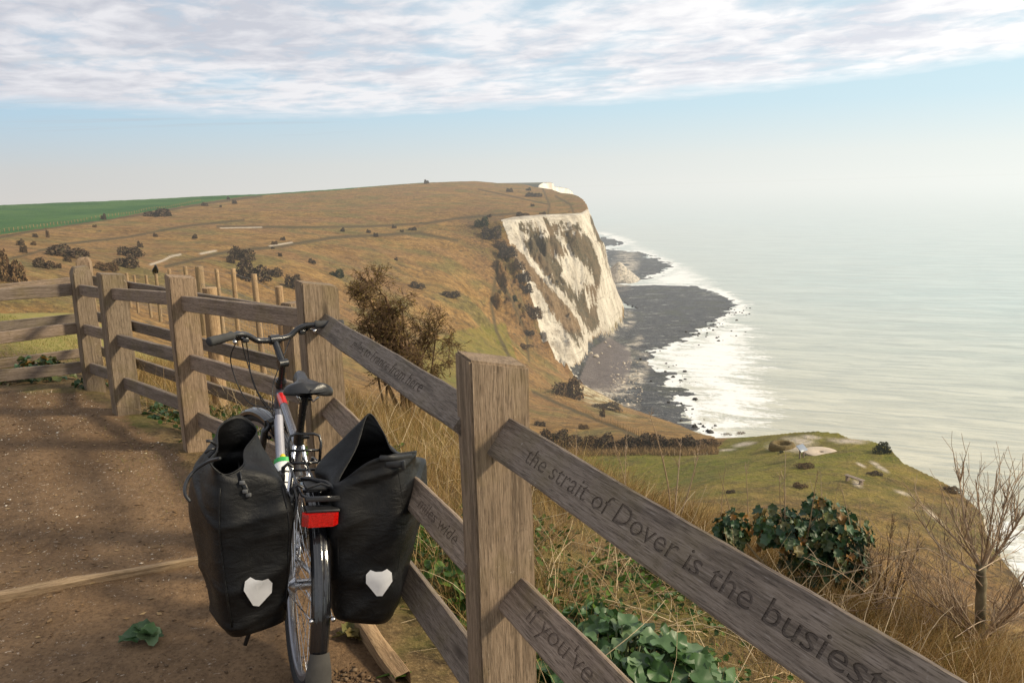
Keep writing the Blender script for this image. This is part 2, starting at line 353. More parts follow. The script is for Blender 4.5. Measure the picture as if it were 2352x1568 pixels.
GZ+=(1-far)*np.clip((RR-.5)/1,0,1)[:,None]*(vnoise(GX,GY,1.1,5,4)*.05+vnoise(GX,GY,6.,6,3)*.014)
# foreshore: reef platforms just above the water with ragged edges
def PZs(l,z=SEA): return [PZ(x,y,z) for x,y in l]
reef1=PZs([(1380,640),(1440,655),(1520,654),(1600,656),(1652,668),(1700,700),(1690,716),(1655,735),(1640,752),(1600,770),(1560,790),(1500,812),(1478,822),(1500,838),(1540,852),(1556,880),(1570,915),(1590,950),(1608,985),(1640,1010),(1560,1040),(1440,950),(1340,900),(1320,860),(1340,760),(1380,700)])
reef2=PZs([(1370,566),(1410,574),(1475,578),(1520,596),(1548,612),(1530,626),(1500,634),(1450,646),(1390,655)])
reef3=PZs([(1350,530),(1395,540),(1442,557),(1410,566),(1370,572)])
sd=np.maximum(sdist(GX,GY,reef1)/1.0,np.maximum(sdist(GX,GY,reef2)/2.0,sdist(GX,GY,reef3)/3.))
rn=vnoise(GX,GY,1/16.,8,5,.6)*26+vnoise(GX,GY*.35,1/5.,9,4,.6)*10
sdn=sd-2+(rn+vnoise(GX*.28,GY,1/6.,12,4,.6)*30)*np.clip(1-sd/70,0,1)*.6
RH=SEA+np.clip(sdn*.06,-6,.75)+vnoise(GX,GY,1/3.,10,4)*.55
reefm=(RH>GZ)&(RR>90)[:,None]
GZ=np.where(reefm,RH,GZ)
PX_a=1176+F*(GX*RIGHT.x+GY*RIGHT.y+GZ*RIGHT.z)/np.maximum(GX*FWD.x+GY*FWD.y+GZ*FWD.z,.05)
# white debris cone below the second bay
cc=PZ(1422,640,SEA); dcone=np.hypot((GX-cc.x)/1.0,(GY-cc.y)/2.2); hc=SEA+16-dcone*.9+vnoise(GX,GY,.15,11,3)*3
conem=(hc>GZ)&(dcone<22); GZ=np.where(conem,hc,GZ)
kill=(RR>560)[:,None]&(PX_a>1356)&~reefm&~conem; GZ=np.where(kill,np.minimum(GZ,SEA-6),GZ)
def height(x,y):
    r=math.hypot(x,y); th=math.atan2(x,y)
    i=np.searchsorted(RR,r)-1; j=np.searchsorted(TH,th)-1
    if i<0 or j<0 or i>=nr-1 or j>=nt_-1: return -1.68 if r<5 else SEA
    a=(r-RR[i])/(RR[i+1]-RR[i]); b=(th-TH[j])/(TH[j+1]-TH[j])
    return float((GZ[i,j]*(1-a)+GZ[i+1,j]*a)*(1-b)+(GZ[i,j+1]*(1-a)+GZ[i+1,j+1]*a)*b)
def hit(x,y,rmin=20,rmax=2300):
    d=ray(x,y); d=d/math.hypot(d.x,d.y); r=rmin; pr=r
    while r<rmax:
        p=d*r
        if p.z<height(p.x,p.y):
            lo,hi=pr,r
            for _ in range(12):
                m=(lo+hi)/2; q=d*m
                if q.z<height(q.x,q.y): hi=m
                else: lo=m
            return d*hi
        pr=r; r*=1.006 if r>40 else 1.01
    return None
# projected coordinates of each ground point (used only to know which field or track it belongs to)
def projn(X,Y,Z):
    w_=X*FWD.x+Y*FWD.y+Z*FWD.z; w_=np.where(w_<.05,.05,w_)
    return 1176+F*(X*RIGHT.x+Y*RIGHT.y+Z*RIGHT.z)/w_, 784-F*(X*UP.x+Y*UP.y+Z*UP.z)/w_
PX_,PY_=projn(GX,GY,GZ)
def stroke(pts,wd,soft=1.0):
    d=pdist(PX_,PY_,pts); return np.clip(1.5-d/(wd/2)/soft,0,1)
FAR=(RR>60)[:,None]
z0=np.zeros(GX.shape)
green=inpoly(PX_,PY_,[(-900,600),(-300,585),(0,539),(120,522),(255,503),(330,488),(420,474),(500,460),(560,452),(640,446),(770,438),(893,426),(980,420.5),(1060,416.5),(1060,300),(-900,300)])&(RR>250)[:,None]
green=green.astype(float)
path=z0.copy()
for pts,wd in (([(1240,418),(1262,470),(1258,498),(1215,506)],4),([(1100,435),(1180,452),(1262,470)],3),([(1275,450),(1310,470),(1318,490)],4),([(500,520),(700,522),(850,520),(985,512),(1060,500),(1190,490)],5),([(0,545),(120,522),(330,492),(480,466),(600,450)],5),([(380,612),(440,598),(520,578),(640,566),(770,545),(960,535),(1050,552)],7),
  ([(1145,600),(1138,640),(1128,700),(1140,760),(1170,820),(1200,840)],7),([(1150,640),(1180,700),(1210,770),(1215,830)],5),([(0,600),(60,585),(150,560),(290,545),(420,520),(560,505)],5),([(1225,900),(1290,930),(1360,960),(1440,990),(1490,1015)],7)):
    path=np.maximum(path,stroke(pts,wd)*FAR)
chalk=z0.copy()
for pts,wd in (([(345,608),(375,598),(395,588),(415,584)],4),([(460,583),(495,576)],4),([(620,565),(670,557)],3),([(505,524),(600,522)],2)): chalk=np.maximum(chalk,stroke(pts,wd)*FAR)
# worn chalk patches on the lawn
for cx_,cy_,a,b,an in ((1810,1027,45,9,3),(1838,1012,32,8,8),(1862,1003,22,4,5),(1948,1012,42,6,3),(1978,1068,12,3,28),(2022,1073,22,4.5,32),(1706,1020,26,5,-8),(1668,1033,20,3,-4),(1970,1112,14,7,25),(2075,1132,22,4,15),(2150,1190,30,5,40),(1620,1040,30,4,0)):
    ca,sa=math.cos(R_(an)),math.sin(R_(an)); dx,dy=PX_-cx_,PY_-cy_
    u=(dx*ca+dy*sa)/a; v=(-dx*sa+dy*ca)/b; chalk=np.maximum(chalk,np.clip(1.35-np.hypot(u,v)+vnoise(GX,GY,.6,20,3)*1.0,0,1)*((RR>40)&(RR<150))[:,None])
scrub=z0.copy()
for pts,wd in (([(1100,520),(1125,560),(1165,610),(1195,650),(1215,700)],74),([(1060,505),(1150,500)],14),([(1180,690),(1215,760),(1240,800)],26)): scrub=np.maximum(scrub,stroke(pts,wd,1.3)*FAR*.9)
scrub=np.maximum(scrub,np.clip(inpoly(PX_,PY_,[(1620,1190),(1750,1130),(1900,1150),(2000,1190),(2100,1160),(2262,1180),(2400,1400),(2400,1700),(1500,1700),(1400,1250)])*1.0,0,1)*((RR>20)&(RR<120))[:,None]*np.clip(.62+vnoise(GX,GY,.12,21,4)*1.6,0,1))
lawn=((inpoly(PX_,PY_,[(1150,1030),(1400,1022),(1640,1030),(1680,1000),(1900,980),(2100,1040),(2300,1150),(2320,1280),(2200,1330),(2000,1260),(1800,1200),(1560,1200),(1400,1150),(1150,1160)]))&((RR>30)&(RR<118))[:,None]).astype(float)
lawn=np.maximum(lawn,(inpoly(PX_,PY_,[(1050,760),(1160,740),(1185,820),(1215,900),(1150,1000),(1000,1000),(960,800)])&(RR>150)[:,None])*.7)
fade=np.clip((PY_-1040-(1900-PX_)*.10+vnoise(GX,GY,.14,33,4)*190)/150,0,1)*((RR>20)&(RR<118))[:,None]*(PX_>1300)
lawn=lawn*(1-.75*fade)*np.where((RR>30)&(RR<118),1,1)[:,None]; scrub=np.maximum(scrub,fade*np.clip(.35+vnoise(GX,GY,.25,34,4)*2.2,0,.9))
brown=((inpoly(PX_,PY_,[(1322,900),(1335,860),(1360,800),(1400,775),(1445,800),(1452,830),(1440,880),(1420,900),(1350,900)]))&(RR>200)[:,None]).astype(float)
rubble=z0.copy()
for pts,wd in (([(1345,895),(1390,915),(1440,930)],38),([(1425,905),(1455,880),(1470,830)],34),([(1400,760),(1440,735)],26),([(1440,600),(1420,640)],40),([(1470,780),(1440,800)],14)): rubble=np.maximum(rubble,stroke(pts,wd,1.2)*FAR)
rubble=rubble*np.clip(.5+vnoise(GX,GY,.09,77,4,.65)*5,0,1)
rubble=np.maximum(rubble,conem*1.0)
slope2=np.hypot(np.gradient(GZ,axis=0)/np.gradient(RR)[:,None],np.gradient(GZ,axis=1)/(np.gradient(TH)[None,:]*RR[:,None]))
hp=inpoly(PX_,PY_,[(1150,505),(1183,497),(1240,493),(1334,489),(1345,482),(1352,474),(1345,466),(1336,455),(1365,450),(1460,740),(1445,775),(1332,895),(1290,848),(1248,800),(1226,700),(1205,640),(1184,590),(1166,548)])&(RR>345)[:,None]&(GZ>SEA+.6)
cliff=np.clip((slope2-.70)/.25,0,1)*(RR>42)[:,None]*(GZ>SEA+1.2)*((RR<200)|(RR>700))[:,None]
cliff=np.where(PX_<1150,0,cliff)
cliff=np.maximum(cliff,hp*1.0); cliff=np.where((RR>345)[:,None]&(GZ<SEA+np.where(PX_<1352,1.6,4.0)+vnoise(GX,GY,.2,55,3)*3),0,cliff)
beach=(reefm|((GZ<np.where((RR>345)[:,None]&hp,SEA+5.,SEA+1.6))&(RR>90)[:,None])).astype(float)
# plants cover much of the face; bare chalk along the top, on the seaward buttress and on the lower left lobe
zc=lambda l:[(1102+x*.4101,390.6+y*.4101) for x,y in l]
def region(l,soft=5.): return np.clip(.5+sdist(PX_,PY_,zc(l))/(2*soft),0,1)
veg=np.maximum(region([(235,385),(420,372),(500,470),(450,600),(570,700),(650,780),(672,870),(610,925),(540,770),(430,650),(280,490)]),region([(470,362),(585,360),(665,480),(678,610),(655,700),(640,800),(560,700),(600,560),(520,470)]))
veg=np.maximum(veg,region([(350,262),(372,262),(450,420),(425,430)],2.)); veg=np.maximum(veg,region([(585,365),(612,380),(668,500),(655,520)],3.)); veg=np.maximum(veg,.55*region([(400,290),(560,290),(590,370),(420,372)],8.)); veg=np.maximum(veg,.5*region([(215,290),(340,280),(400,370),(240,385)],8.))
veg=np.maximum(veg,.6*region([(610,250),(625,250),(725,470),(735,600),(690,480)],4.)); veg=np.maximum(veg,.55*region([(480,900),(560,850),(600,960),(560,1010)],6.))
veg=veg*(1-.85*region([(385,470),(520,478),(625,560),(650,640),(560,650),(470,560)],6.))*(1-.8*region([(570,700),(650,690),(640,760),(600,765)],5.))*(1-.9*region([(495,735),(535,735),(540,775),(500,775)],4.))
ridge=region([(165,410),(200,415),(270,520),(360,620),(450,720),(550,830),(590,905),(480,905),(400,790),(345,690),(300,640),(225,520)],5.)
veg=np.maximum(veg,ridge*.95)
sk=PX_-PY_*.46
streak=vnoise(sk/7.,PY_/40.,1.,81,4,.6)*1.3+vnoise(sk/26.,PY_/6.,1.,82,4,.6)*1.5+vnoise(sk/3.5,PY_/4.,1.,83,2)*1.0
veg=np.clip(veg*1.2+streak*np.clip(.55+veg,0,1.1)*.85+.03,0,1)*hp
brown=np.maximum(brown,ridge*hp)
nearm=(RR<26)[:,None]
# path surface this side of the fence; verge beyond
fenceline=[(2.2,-3),(.62,.35),(-.02,2.16),(-.85,3.5),(-2.1,5.2),(-2.95,6.0),(-3.6,6.8),(-9,8.0),(-30,11)]
fpoly=fenceline+[(-40,-40),(3,-40)]
sdp=sdist(GX,GY,fpoly)
dirt=np.clip((sdp+.05+vnoise(GX,GY,1.3,30,4)*.5)/.25,0,1)*nearm
lawn=np.maximum(lawn,nearm*np.clip((GY-9.5)/1,0,1)*(GX<-3.2)*1.0)
A=np.stack([green,path,chalk,lawn],-1); B=np.stack([np.clip(scrub,0,1),cliff,np.where(nearm,dirt,beach),veg],-1); C=np.stack([brown,rubble,nearm*np.ones_like(GX),z0+1],-1)
def ground_mat(kind):
    m,nt=material(kind+'_surface')
    g=nt.new('ShaderNodeNewGeometry'); P=g.outputs['Position']
    def att(n): 
        a=nt.new('ShaderNodeAttribute',attribute_name=n); s=nt.new('ShaderNodeSeparateColor'); nt.set(s.inputs[0],a.outputs['Color']); return s.outputs[0],s.outputs[1],s.outputs[2],a.outputs['Alpha']
    green,path,chalk,lawn=att('A'); scrub,cliff,beach,veg=att('B'); brown,rubble,near,_=att('C')
    n3=nt.noise(P,.7,5,.7)
    h=None
    if kind in('land','cliff'):
        n1=nt.noise(P,.018,6,.6); n2=nt.noise(P,.11,6,.65); n4=nt.noise(P,3.5,4,.7)
        base=nt.mix(nt.ramp(n2,[(.36,0),(.62,1)]),(.155,.082,.020),(.310,.180,.055))
        base=nt.mix(nt.ramp(n1,[(.42,0),(.62,.55)]),base,(.20,.105,.050))
        base=nt.mix(nt.ramp(nt.noise(P,.045,5,.6,.5),[(.48,0),(.62,.7)]),base,(.115,.108,.030))
        base=nt.mix(nt.ramp(n3,[(.32,.85),(.5,0)]),base,(.065,.045,.020))
        base=nt.mix(nt.ramp(n3,[(.56,0),(.72,.7)]),base,(.38,.27,.12))
        base=nt.mix(nt.math('MULTIPLY',nt.ramp(nt.vor(nt.vscale(P,(1,.7,1)),.16),[(.12,.9),(.2,0)]),nt.ramp(n2,[(.50,0),(.56,1)])),base,(.055,.045,.025))
        tz=nt.noise(P,.26,7,.76); base=nt.mix(nt.ramp(tz,[(.38,.75),(.47,0)]),base,(.070,.046,.022)); base=nt.mix(nt.ramp(tz,[(.57,0),(.68,.5)]),base,(.36,.25,.115))
        gr=nt.mix(nt.ramp(n2,[(.35,0),(.6,1)]),(.105,.118,.010),(.195,.165,.022))
        gr=nt.mix(nt.ramp(n3,[(.45,0),(.7,.6)]),gr,(.235,.170,.058)); gr=nt.mix(nt.ramp(n4,[(.3,.5),(.5,0)]),gr,(.05,.055,.014))
        gr=nt.mix(nt.ramp(tz,[(.40,.55),(.50,0)]),gr,(.085,.062,.022)); base=nt.mix(lawn,base,gr)
        sc_=nt.mix(nt.ramp(n3,[(.4,0),(.6,1)]),(.045,.030,.016),(.19,.105,.045))
        base=nt.mix(nt.math('MULTIPLY',scrub,nt.ramp(nt.noise(P,.5,4,.6),[(.38,.1),(.58,.95)])),base,sc_)
        base=nt.mix(nt.math('MULTIPLY',path,nt.ramp(n3,[(.3,.55),(.6,1)])),base,(.070,.052,.022))
        base=nt.mix(nt.math('MULTIPLY',chalk,nt.ramp(n3,[(.35,.5),(.55,1)])),base,(.52,.44,.34))
        base=nt.mix(nt.math('MULTIPLY',rubble,nt.ramp(nt.noise(P,.4,5,.8),[(.42,0),(.55,.9)])),base,(.62,.56,.38))
        col=base; h=nt.math('ADD',nt.math('MULTIPLY',n3,1.1),nt.math('MULTIPLY',n4,.22))
    if kind=='field':
        col=nt.mix(nt.ramp(nt.noise(P,.02,5,.6),[(.4,0),(.65,1)]),(.022,.085,.016),(.055,.125,.026)); h=n3
    if kind=='cliff':
        mp=nt.new('ShaderNodeMapping'); nt.set(mp.inputs[0],P); mp.inputs['Scale'].default_value=(.16,.16,.028)
        s1=nt.noise(mp.outputs[0],1.0,8,.68,.4); s2=nt.noise(P,.12,8,.72); s3=nt.noise(P,.9,5,.7)
        ch=nt.mix(nt.ramp(s1,[(.35,0),(.6,1)]),(.40,.345,.27),(.66,.60,.49)); ch=nt.mix(nt.ramp(s3,[(.30,.8),(.46,0)]),ch,(.27,.225,.17)); zz_=nt.new('ShaderNodeMapping'); nt.set(zz_.inputs[0],P); zz_.inputs['Scale'].default_value=(.015,.015,.42); fl=nt.noise(zz_.outputs[0],1.0,5,.7,.2); ch=nt.mix(nt.ramp(fl,[(.36,.55),(.43,0)]),ch,(.24,.20,.15)); mc=nt.new('ShaderNodeMapping'); nt.set(mc.inputs[0],P); mc.inputs['Scale'].default_value=(.45,.45,.05); ck=nt.noise(mc.outputs[0],1.0,5,.7,.3); ch=nt.mix(nt.ramp(ck,[(.36,.75),(.42,0)]),ch,(.20,.165,.12))
        vgc=nt.mix(nt.ramp(s3,[(.4,0),(.6,1)]),(.040,.036,.018),(.115,.080,.038)); vgc=nt.mix(nt.ramp(nt.noise(P,.05,4,.6),[(.45,0),(.58,.8)]),vgc,(.155,.100,.050))
        mp2=nt.new('ShaderNodeMapping'); nt.set(mp2.inputs[0],P); mp2.inputs['Scale'].default_value=(.22,.22,.09)
        s4=nt.noise(mp2.outputs[0],1.0,8,.72,.5)
        vgc=nt.mix(nt.math('MULTIPLY',brown,.85),vgc,nt.mix(nt.ramp(s3,[(.4,0),(.6,1)]),(.15,.088,.038),(.24,.155,.075))); vm=nt.math('ADD',nt.math('MULTIPLY',nt.math('SUBTRACT',s4,.5),1.6),nt.math('ADD',nt.math('MULTIPLY',veg,1.2),nt.math('MULTIPLY',nt.math('SUBTRACT',s3,.5),2.0)))
        ch=nt.mix(nt.mapr(vm,.50,.80,0,.95),ch,vgc)
        col=nt.mix(cliff,col,ch); h=nt.math('ADD',h,nt.math('MULTIPLY',nt.math('MULTIPLY',s1,cliff),2.5))
    if kind=='beach':
        fr=nt.noise(P,.9,5,.75)
        b1=nt.mix(nt.ramp(nt.noise(P,.22,6,.7),[(.35,0),(.65,1)]),(.012,.013,.015),(.060,.058,.056))
        b1=nt.mix(nt.ramp(fr,[(.56,0),(.63,.8)]),b1,(.22,.205,.175)); b1=nt.mix(nt.ramp(fr,[(.36,.8),(.45,0)]),b1,(.010,.010,.011))
        b1=nt.mix(nt.ramp(nt.noise(P,.05,4,.6),[(.5,0),(.65,.6)]),b1,(.050,.052,.018))
        pud=nt.ramp(nt.noise(nt.vscale(P,(.06,.30,1)),1,6,.7,.3),[(.60,0),(.635,1)]); b1=nt.mix(pud,b1,(.42,.42,.38))
        b1=nt.mix(brown,b1,nt.mix(nt.ramp(nt.noise(P,.3,5,.7),[(.4,0),(.7,1)]),(.115,.092,.082),(.16,.13,.115)))
        b1=nt.mix(nt.math('MULTIPLY',rubble,nt.ramp(nt.noise(P,.55,5,.8),[(.40,0),(.52,.95)])),b1,(.62,.54,.42))
        col=b1; h=nt.math('MULTIPLY',n3,1.6)
    if kind=='near':
        d1=nt.noise(P,1.2,6,.65); d2=nt.noise(P,9,6,.7); d3=nt.noise(P,60,4,.7)
        dirt=nt.mix(nt.ramp(d1,[(.35,0),(.65,1)]),(.135,.080,.040),(.215,.135,.072)); dirt=nt.mix(nt.ramp(d2,[(.3,.75),(.52,0)]),dirt,(.085,.050,.025)); dirt=nt.mix(nt.ramp(d3,[(.35,.6),(.5,0)]),dirt,(.06,.034,.017))
        dirt=nt.mix(nt.ramp(d3,[(.55,0),(.75,.7)]),dirt,(.26,.165,.09))
        chm=nt.math('MULTIPLY',nt.ramp(nt.noise(P,42,3,.8,.4),[(.625,0),(.68,.8)]),nt.ramp(nt.noise(P,.9,5,.6),[(.44,.0),(.62,1)]))
        dirt=nt.mix(chm,dirt,(.66,.55,.43))
        moss=nt.mix(nt.ramp(nt.noise(P,20,3,.7),[(.4,0),(.6,1)]),(.10,.11,.02),(.20,.17,.05))
        litter=nt.mix(nt.ramp(d2,[(.38,0),(.6,1)]),(.055,.036,.016),(.16,.105,.045)); litter=nt.mix(nt.ramp(d3,[(.5,0),(.7,.8)]),litter,(.27,.19,.09))
        litter=nt.mix(nt.ramp(nt.noise(P,1.5,4,.6),[(.48,0),(.62,.6)]),litter,moss); litter=nt.mix(lawn,litter,nt.mix(nt.ramp(d2,[(.35,0),(.62,1)]),(.15,.155,.028),(.26,.20,.07)))
        edge_=nt.mapr(nt.math('ADD',beach,nt.math('MULTIPLY',nt.math('SUBTRACT',d2,.5),1.4)),.35,.65,0,1)
        col=nt.mix(edge_,litter,dirt); h=nt.math('ADD',nt.math('MULTIPLY',d2,.022),nt.math('ADD',nt.math('MULTIPLY',d3,.009),nt.math('MULTIPLY',chm,.004)))
    setb(nt,Base_Color=col,Roughness=.5 if kind=='beach' else .92,Specular_IOR_Level=.25)
    nt.set(nt.b.inputs['Normal'],nt.bump(h,.8,1.0))
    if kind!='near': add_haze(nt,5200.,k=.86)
    return m
GM={k:ground_mat(k) for k in('land','field','cliff','beach','near')}
# cut the sheet into the pieces of the setting
V=np.stack([GX,GY,GZ],-1).reshape(-1,3)
ii,jj=np.meshgrid(np.arange(nr-1),np.arange(nt_-1),indexing='ij')
qa=(ii*nt_+jj); FC=np.stack([qa,qa+nt_,qa+nt_+1,qa+1],-1)      # winding checked for +Z
def fm(M_): return (M_[:-1,:-1]+M_[1:,1:]+M_[1:,:-1]+M_[:-1,1:])/4
zf=fm(GZ); keep=(zf>SEA-2.5)
nearf=fm(nearm*np.ones_like(GX))>.5; dirtf=(fm(dirt)>.5)&nearf; clf=(fm(cliff)>.5)&~nearf; bf=(fm(beach)>.5)&~nearf&~clf; gf=(fm(green)>.5)&~nearf&~clf
lf=(fm(lawn)>.5)&~nearf&~clf&~bf&(fm(RR[:,None]*np.ones_like(GX))<140)
rest=keep&~nearf&~clf&~bf&~gf&~lf
AT={'A':A.reshape(-1,4),'B':B.reshape(-1,4),'C':C.reshape(-1,4)}
for nm,mk,gk in (('dirt_path',dirtf,'near'),('verge_ground',nearf&~dirtf,'near'),('chalk_cliff',clf&keep,'cliff'),('foreshore',bf&keep,'beach'),('green_field',gf&keep,'field'),('clifftop_lawn',lf,'land'),('hillside',rest,'land')):
    fs=FC[mk]
    if len(fs)==0: continue
    u,inv=np.unique(fs.ravel(),return_inverse=True)
    npmesh(nm,V[u],inv.reshape(-1,4)[:,::-1],GM[gk],kind='structure',attrs={k:a[u] for k,a in AT.items()})
# ------------------------------------------------------------------ sea
SR=[60.]
while SR[-1]<45000:
    r=SR[-1]; SR.append(r*(1.006 if r<900 else 1.012 if r<3000 else 1.05))
SR=np.array(SR); ST=np.radians(np.concatenate([np.arange(-60,-2,1.0),np.arange(-2,36,.11),np.arange(36,110,1.)]))
SX=np.outer(SR,np.sin(ST)); SY=np.outer(SR,np.cos(ST))
ssd=np.maximum(sdist(SX,SY,reef1),np.maximum(sdist(SX,SY,reef2)/1.6,sdist(SX,SY,reef3)/2.4))
ssd=ssd+vnoise(SX,SY,1/16.,8,5,.6)*14
# surf zone painted from shore distance plus the broad white tongue
tong=PZs([(1478,822),(1560,790),(1640,752),(1700,740),(1745,755),(1725,790),(1760,830),(1720,880),(1800,915),(1760,960),(1720,1000),(1640,1010),(1590,950),(1556,880),(1520,840)])
tsd=sdist(SX,SY,tong)
t2=PZs([(1540,605),(1600,620),(1640,650),(1700,690),(1730,715),(1700,735),(1650,690),(1600,655),(1500,655),(1470,645),(1530,625)]); t2s=sdist(SX,SY,t2)
t3=PZs([(1430,550),(1500,570),(1560,600),(1600,618),(1560,612),(1500,590),(1430,575)]); t3s=sdist(SX,SY,t3)
t4=PZs([(2285,1200),(2310,1180),(2352,1215),(2420,1300),(2500,1500),(2352,1400)]); t4s=sdist(SX,SY,t4)
foam=np.clip(1-(-ssd)/14,0,1)*(ssd<3)*.9
foam=np.maximum(foam,np.clip((tsd+16)/34,0,1)); foam=np.maximum(foam,np.clip((t2s+18)/40,0,1)*.95); foam=np.maximum(foam,np.clip((t3s+20)/50,0,1)*.8); foam=np.maximum(foam,np.clip((t4s+6)/10,0,1)*.9)
shal=np.clip(1-(-ssd-10)/150,0,1)
crest_=np.sin((SX*.52-SY*.85+vnoise(SX,SY,1/60.,40,3)*26)/5.2)
SZ=SEA+.10*crest_*np.clip((1500-SR)/900,0,1)[:,None]+vnoise(SX,SY,1/9.,41,4)*.35*np.clip((1200-SR)/700,0,1)[:,None]
def sea_mat():
    m,nt=material('sea_water'); g=nt.new('ShaderNodeNewGeometry'); P=g.outputs['Position']
    a=nt.new('ShaderNodeAttribute',attribute_name='S'); s=nt.new('ShaderNodeSeparateColor'); nt.set(s.inputs[0],a.outputs['Color']); foam_,shal_,_=s.outputs
    rt=nt.new('ShaderNodeMapping'); nt.set(rt.inputs[0],P); rt.inputs['Rotation'].default_value=(0,0,R_(24)); W=rt.outputs[0]
    sw=nt.noise(nt.vscale(W,(.012,.07,1)),1,5,.6,.3); rp=nt.noise(nt.vscale(W,(.10,.42,1)),1,6,.65,.3); fine=nt.noise(P,1.6,4,.6)
    ln=nt.new('ShaderNodeVectorMath',operation='LENGTH'); nt.set(ln.inputs[0],P); D=ln.outputs['Value']
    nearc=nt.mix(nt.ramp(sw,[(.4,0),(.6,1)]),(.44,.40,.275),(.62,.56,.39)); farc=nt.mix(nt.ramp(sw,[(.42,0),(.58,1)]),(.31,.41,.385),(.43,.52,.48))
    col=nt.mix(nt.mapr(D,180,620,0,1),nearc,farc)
    sp_=nt.new('ShaderNodeSeparateXYZ'); nt.set(sp_.inputs[0],P)
    col=nt.mix(nt.math('MULTIPLY',shal_,.35),col,(.46,.42,.32))
    lines=nt.noise(nt.vscale(W,(.03,.34,1)),1,6,.62,.5); col=nt.mix(nt.mapr(lines,.38,.52,.62,0),col,(.24,.26,.22));
    fn=nt.noise(nt.vscale(W,(.055,.17,1)),1,9,.72,.6); fn2=nt.noise(P,.5,6,.75)
    fs=nt.math('ADD',nt.math('ADD',foam_,nt.math('MULTIPLY',nt.math('SUBTRACT',fn,.5),2.6)),nt.math('MULTIPLY',nt.math('SUBTRACT',fn2,.5),1.3))
    fmk=nt.math('MULTIPLY',nt.mapr(fs,.44,.80,0,1),nt.mapr(foam_,.03,.25,0,1))
    caps=nt.math('MULTIPLY',nt.ramp(nt.noise(nt.vscale(W,(.02,.16,1)),1,6,.7),[(.705,0),(.73,1)]),nt.mapr(D,150,900,.7,0))
    fmk=nt.math('MAXIMUM',fmk,caps)
    col=nt.mix(fmk,col,(.80,.80,.77))
    setb(nt,Base_Color=col,Roughness=nt.mix(fmk,(.30,)*3,(.8,)*3),Specular_IOR_Level=nt.mapr(fmk,0,1,.5,.2),IOR=1.33)
    h=nt.math('ADD',nt.math('ADD',nt.math('MULTIPLY',sw,2.2),nt.math('ADD',nt.math('MULTIPLY',rp,.9),nt.math('MULTIPLY',lines,1.6))),nt.math('ADD',nt.math('MULTIPLY',fine,.12),nt.math('MULTIPLY',fmk,.25)))
    nt.set(nt.b.inputs['Normal'],nt.bump(h,.55,1.0))
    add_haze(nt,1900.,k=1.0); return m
n1_,n2_=len(SR),len(ST); i2,j2=np.meshgrid(np.arange(n1_-1),np.arange(n2_-1),indexing='ij'); q=i2*n2_+j2
npmesh('sea',np.stack([SX,SY,SZ],-1).reshape(-1,3),np.stack([q+1,q+n2_+1,q+n2_,q],-1).reshape(-1,4),sea_mat(),kind='structure',attrs={'S':np.stack([foam,shal,foam*0,foam*0+1],-1).reshape(-1,4)})
# ------------------------------------------------------------------ materials for made things
def wood_mat(name,ca,cb,cdark,algae=.4,gscale=1.0,light=(.42,.34,.25)):
    m,nt=material(name); tc=nt.new('ShaderNodeTexCoord'); O=tc.outputs['Object']
    oi=nt.new('ShaderNodeObjectInfo'); ad=nt.new('ShaderNodeVectorMath',operation='ADD'); nt.set(ad.inputs[0],O)
    cm=nt.new('ShaderNodeCombineXYZ'); nt.set(cm.inputs[0],nt.math('MULTIPLY',oi.outputs['Random'],17.)); nt.set(cm.inputs[2],nt.math('MULTIPLY',oi.outputs['Random'],9.)); nt.set(ad.inputs[1],cm.outputs[0]); Q=ad.outputs[0]
    g1=nt.noise(nt.vscale(Q,(120*gscale,120*gscale,4.)),1,5,.7,.3); g2=nt.noise(nt.vscale(Q,(420,420,22)),1,3,.7); p1=nt.noise(Q,5.,5,.6); p2=nt.noise(Q,22.,5,.7)
    wv=nt.noise(nt.vscale(Q,(28,28,1.6)),1,4,.6,1.5)
    c=nt.mix(nt.ramp(g1,[(.34,0),(.64,1)]),ca,cb); c=nt.mix(nt.ramp(wv,[(.36,.55),(.50,0)]),c,cdark)
    c=nt.mix(nt.ramp(g2,[(.36,.8),(.48,0)]),c,cdark); c=nt.mix(nt.ramp(g2,[(.58,0),(.72,.6)]),c,light)
    c=nt.mix(nt.ramp(p1,[(.48,0),(.68,algae)]),c,(.15,.115,.035)); c=nt.mix(nt.ramp(p2,[(.66,0),(.74,.55)]),c,light)
    c=nt.mix(nt.ramp(p2,[(.28,.6),(.38,0)]),c,cdark)
    c=nt.mix(1.0,c,nt.mix(oi.outputs['Random'],(.82,.84,.86),(1.16,1.10,1.04)),'MULTIPLY')
    kn=nt.vor(nt.vscale(Q,(7,7,1.7)),1,'F1',0); c=nt.mix(nt.ramp(kn,[(.06,.85),(.13,0)]),c,cdark)
    li=nt.noise(Q,34.,4,.75); c=nt.mix(nt.math('MULTIPLY',nt.ramp(li,[(.66,0),(.70,.7)]),nt.ramp(p1,[(.46,0),(.56,1)])),c,light)
    setb(nt,Base_Color=c,Roughness=.85,Specular_IOR_Level=.3)
    h=nt.math('ADD',nt.math('MULTIPLY',g1,.0022),nt.math('ADD',nt.math('MULTIPLY',g2,.0013),nt.math('MULTIPLY',p2,.001)))
    nt.set(nt.b.inputs['Normal'],nt.bump(h,1.0,1.0)); return m
WPOST=wood_mat('weathered_oak_post',(.185,.132,.086),(.300,.222,.150),(.066,.047,.031))
WRAIL=wood_mat('weathered_oak_rail',(.150,.114,.086),(.265,.210,.165),(.055,.041,.031),.35,.8,(.37,.32,.28))
WLET=wood_mat('carved_letter_wood',(.112,.084,.065),(.195,.152,.120),(.035,.027,.022),.2,.8,(.10,.08,.06))
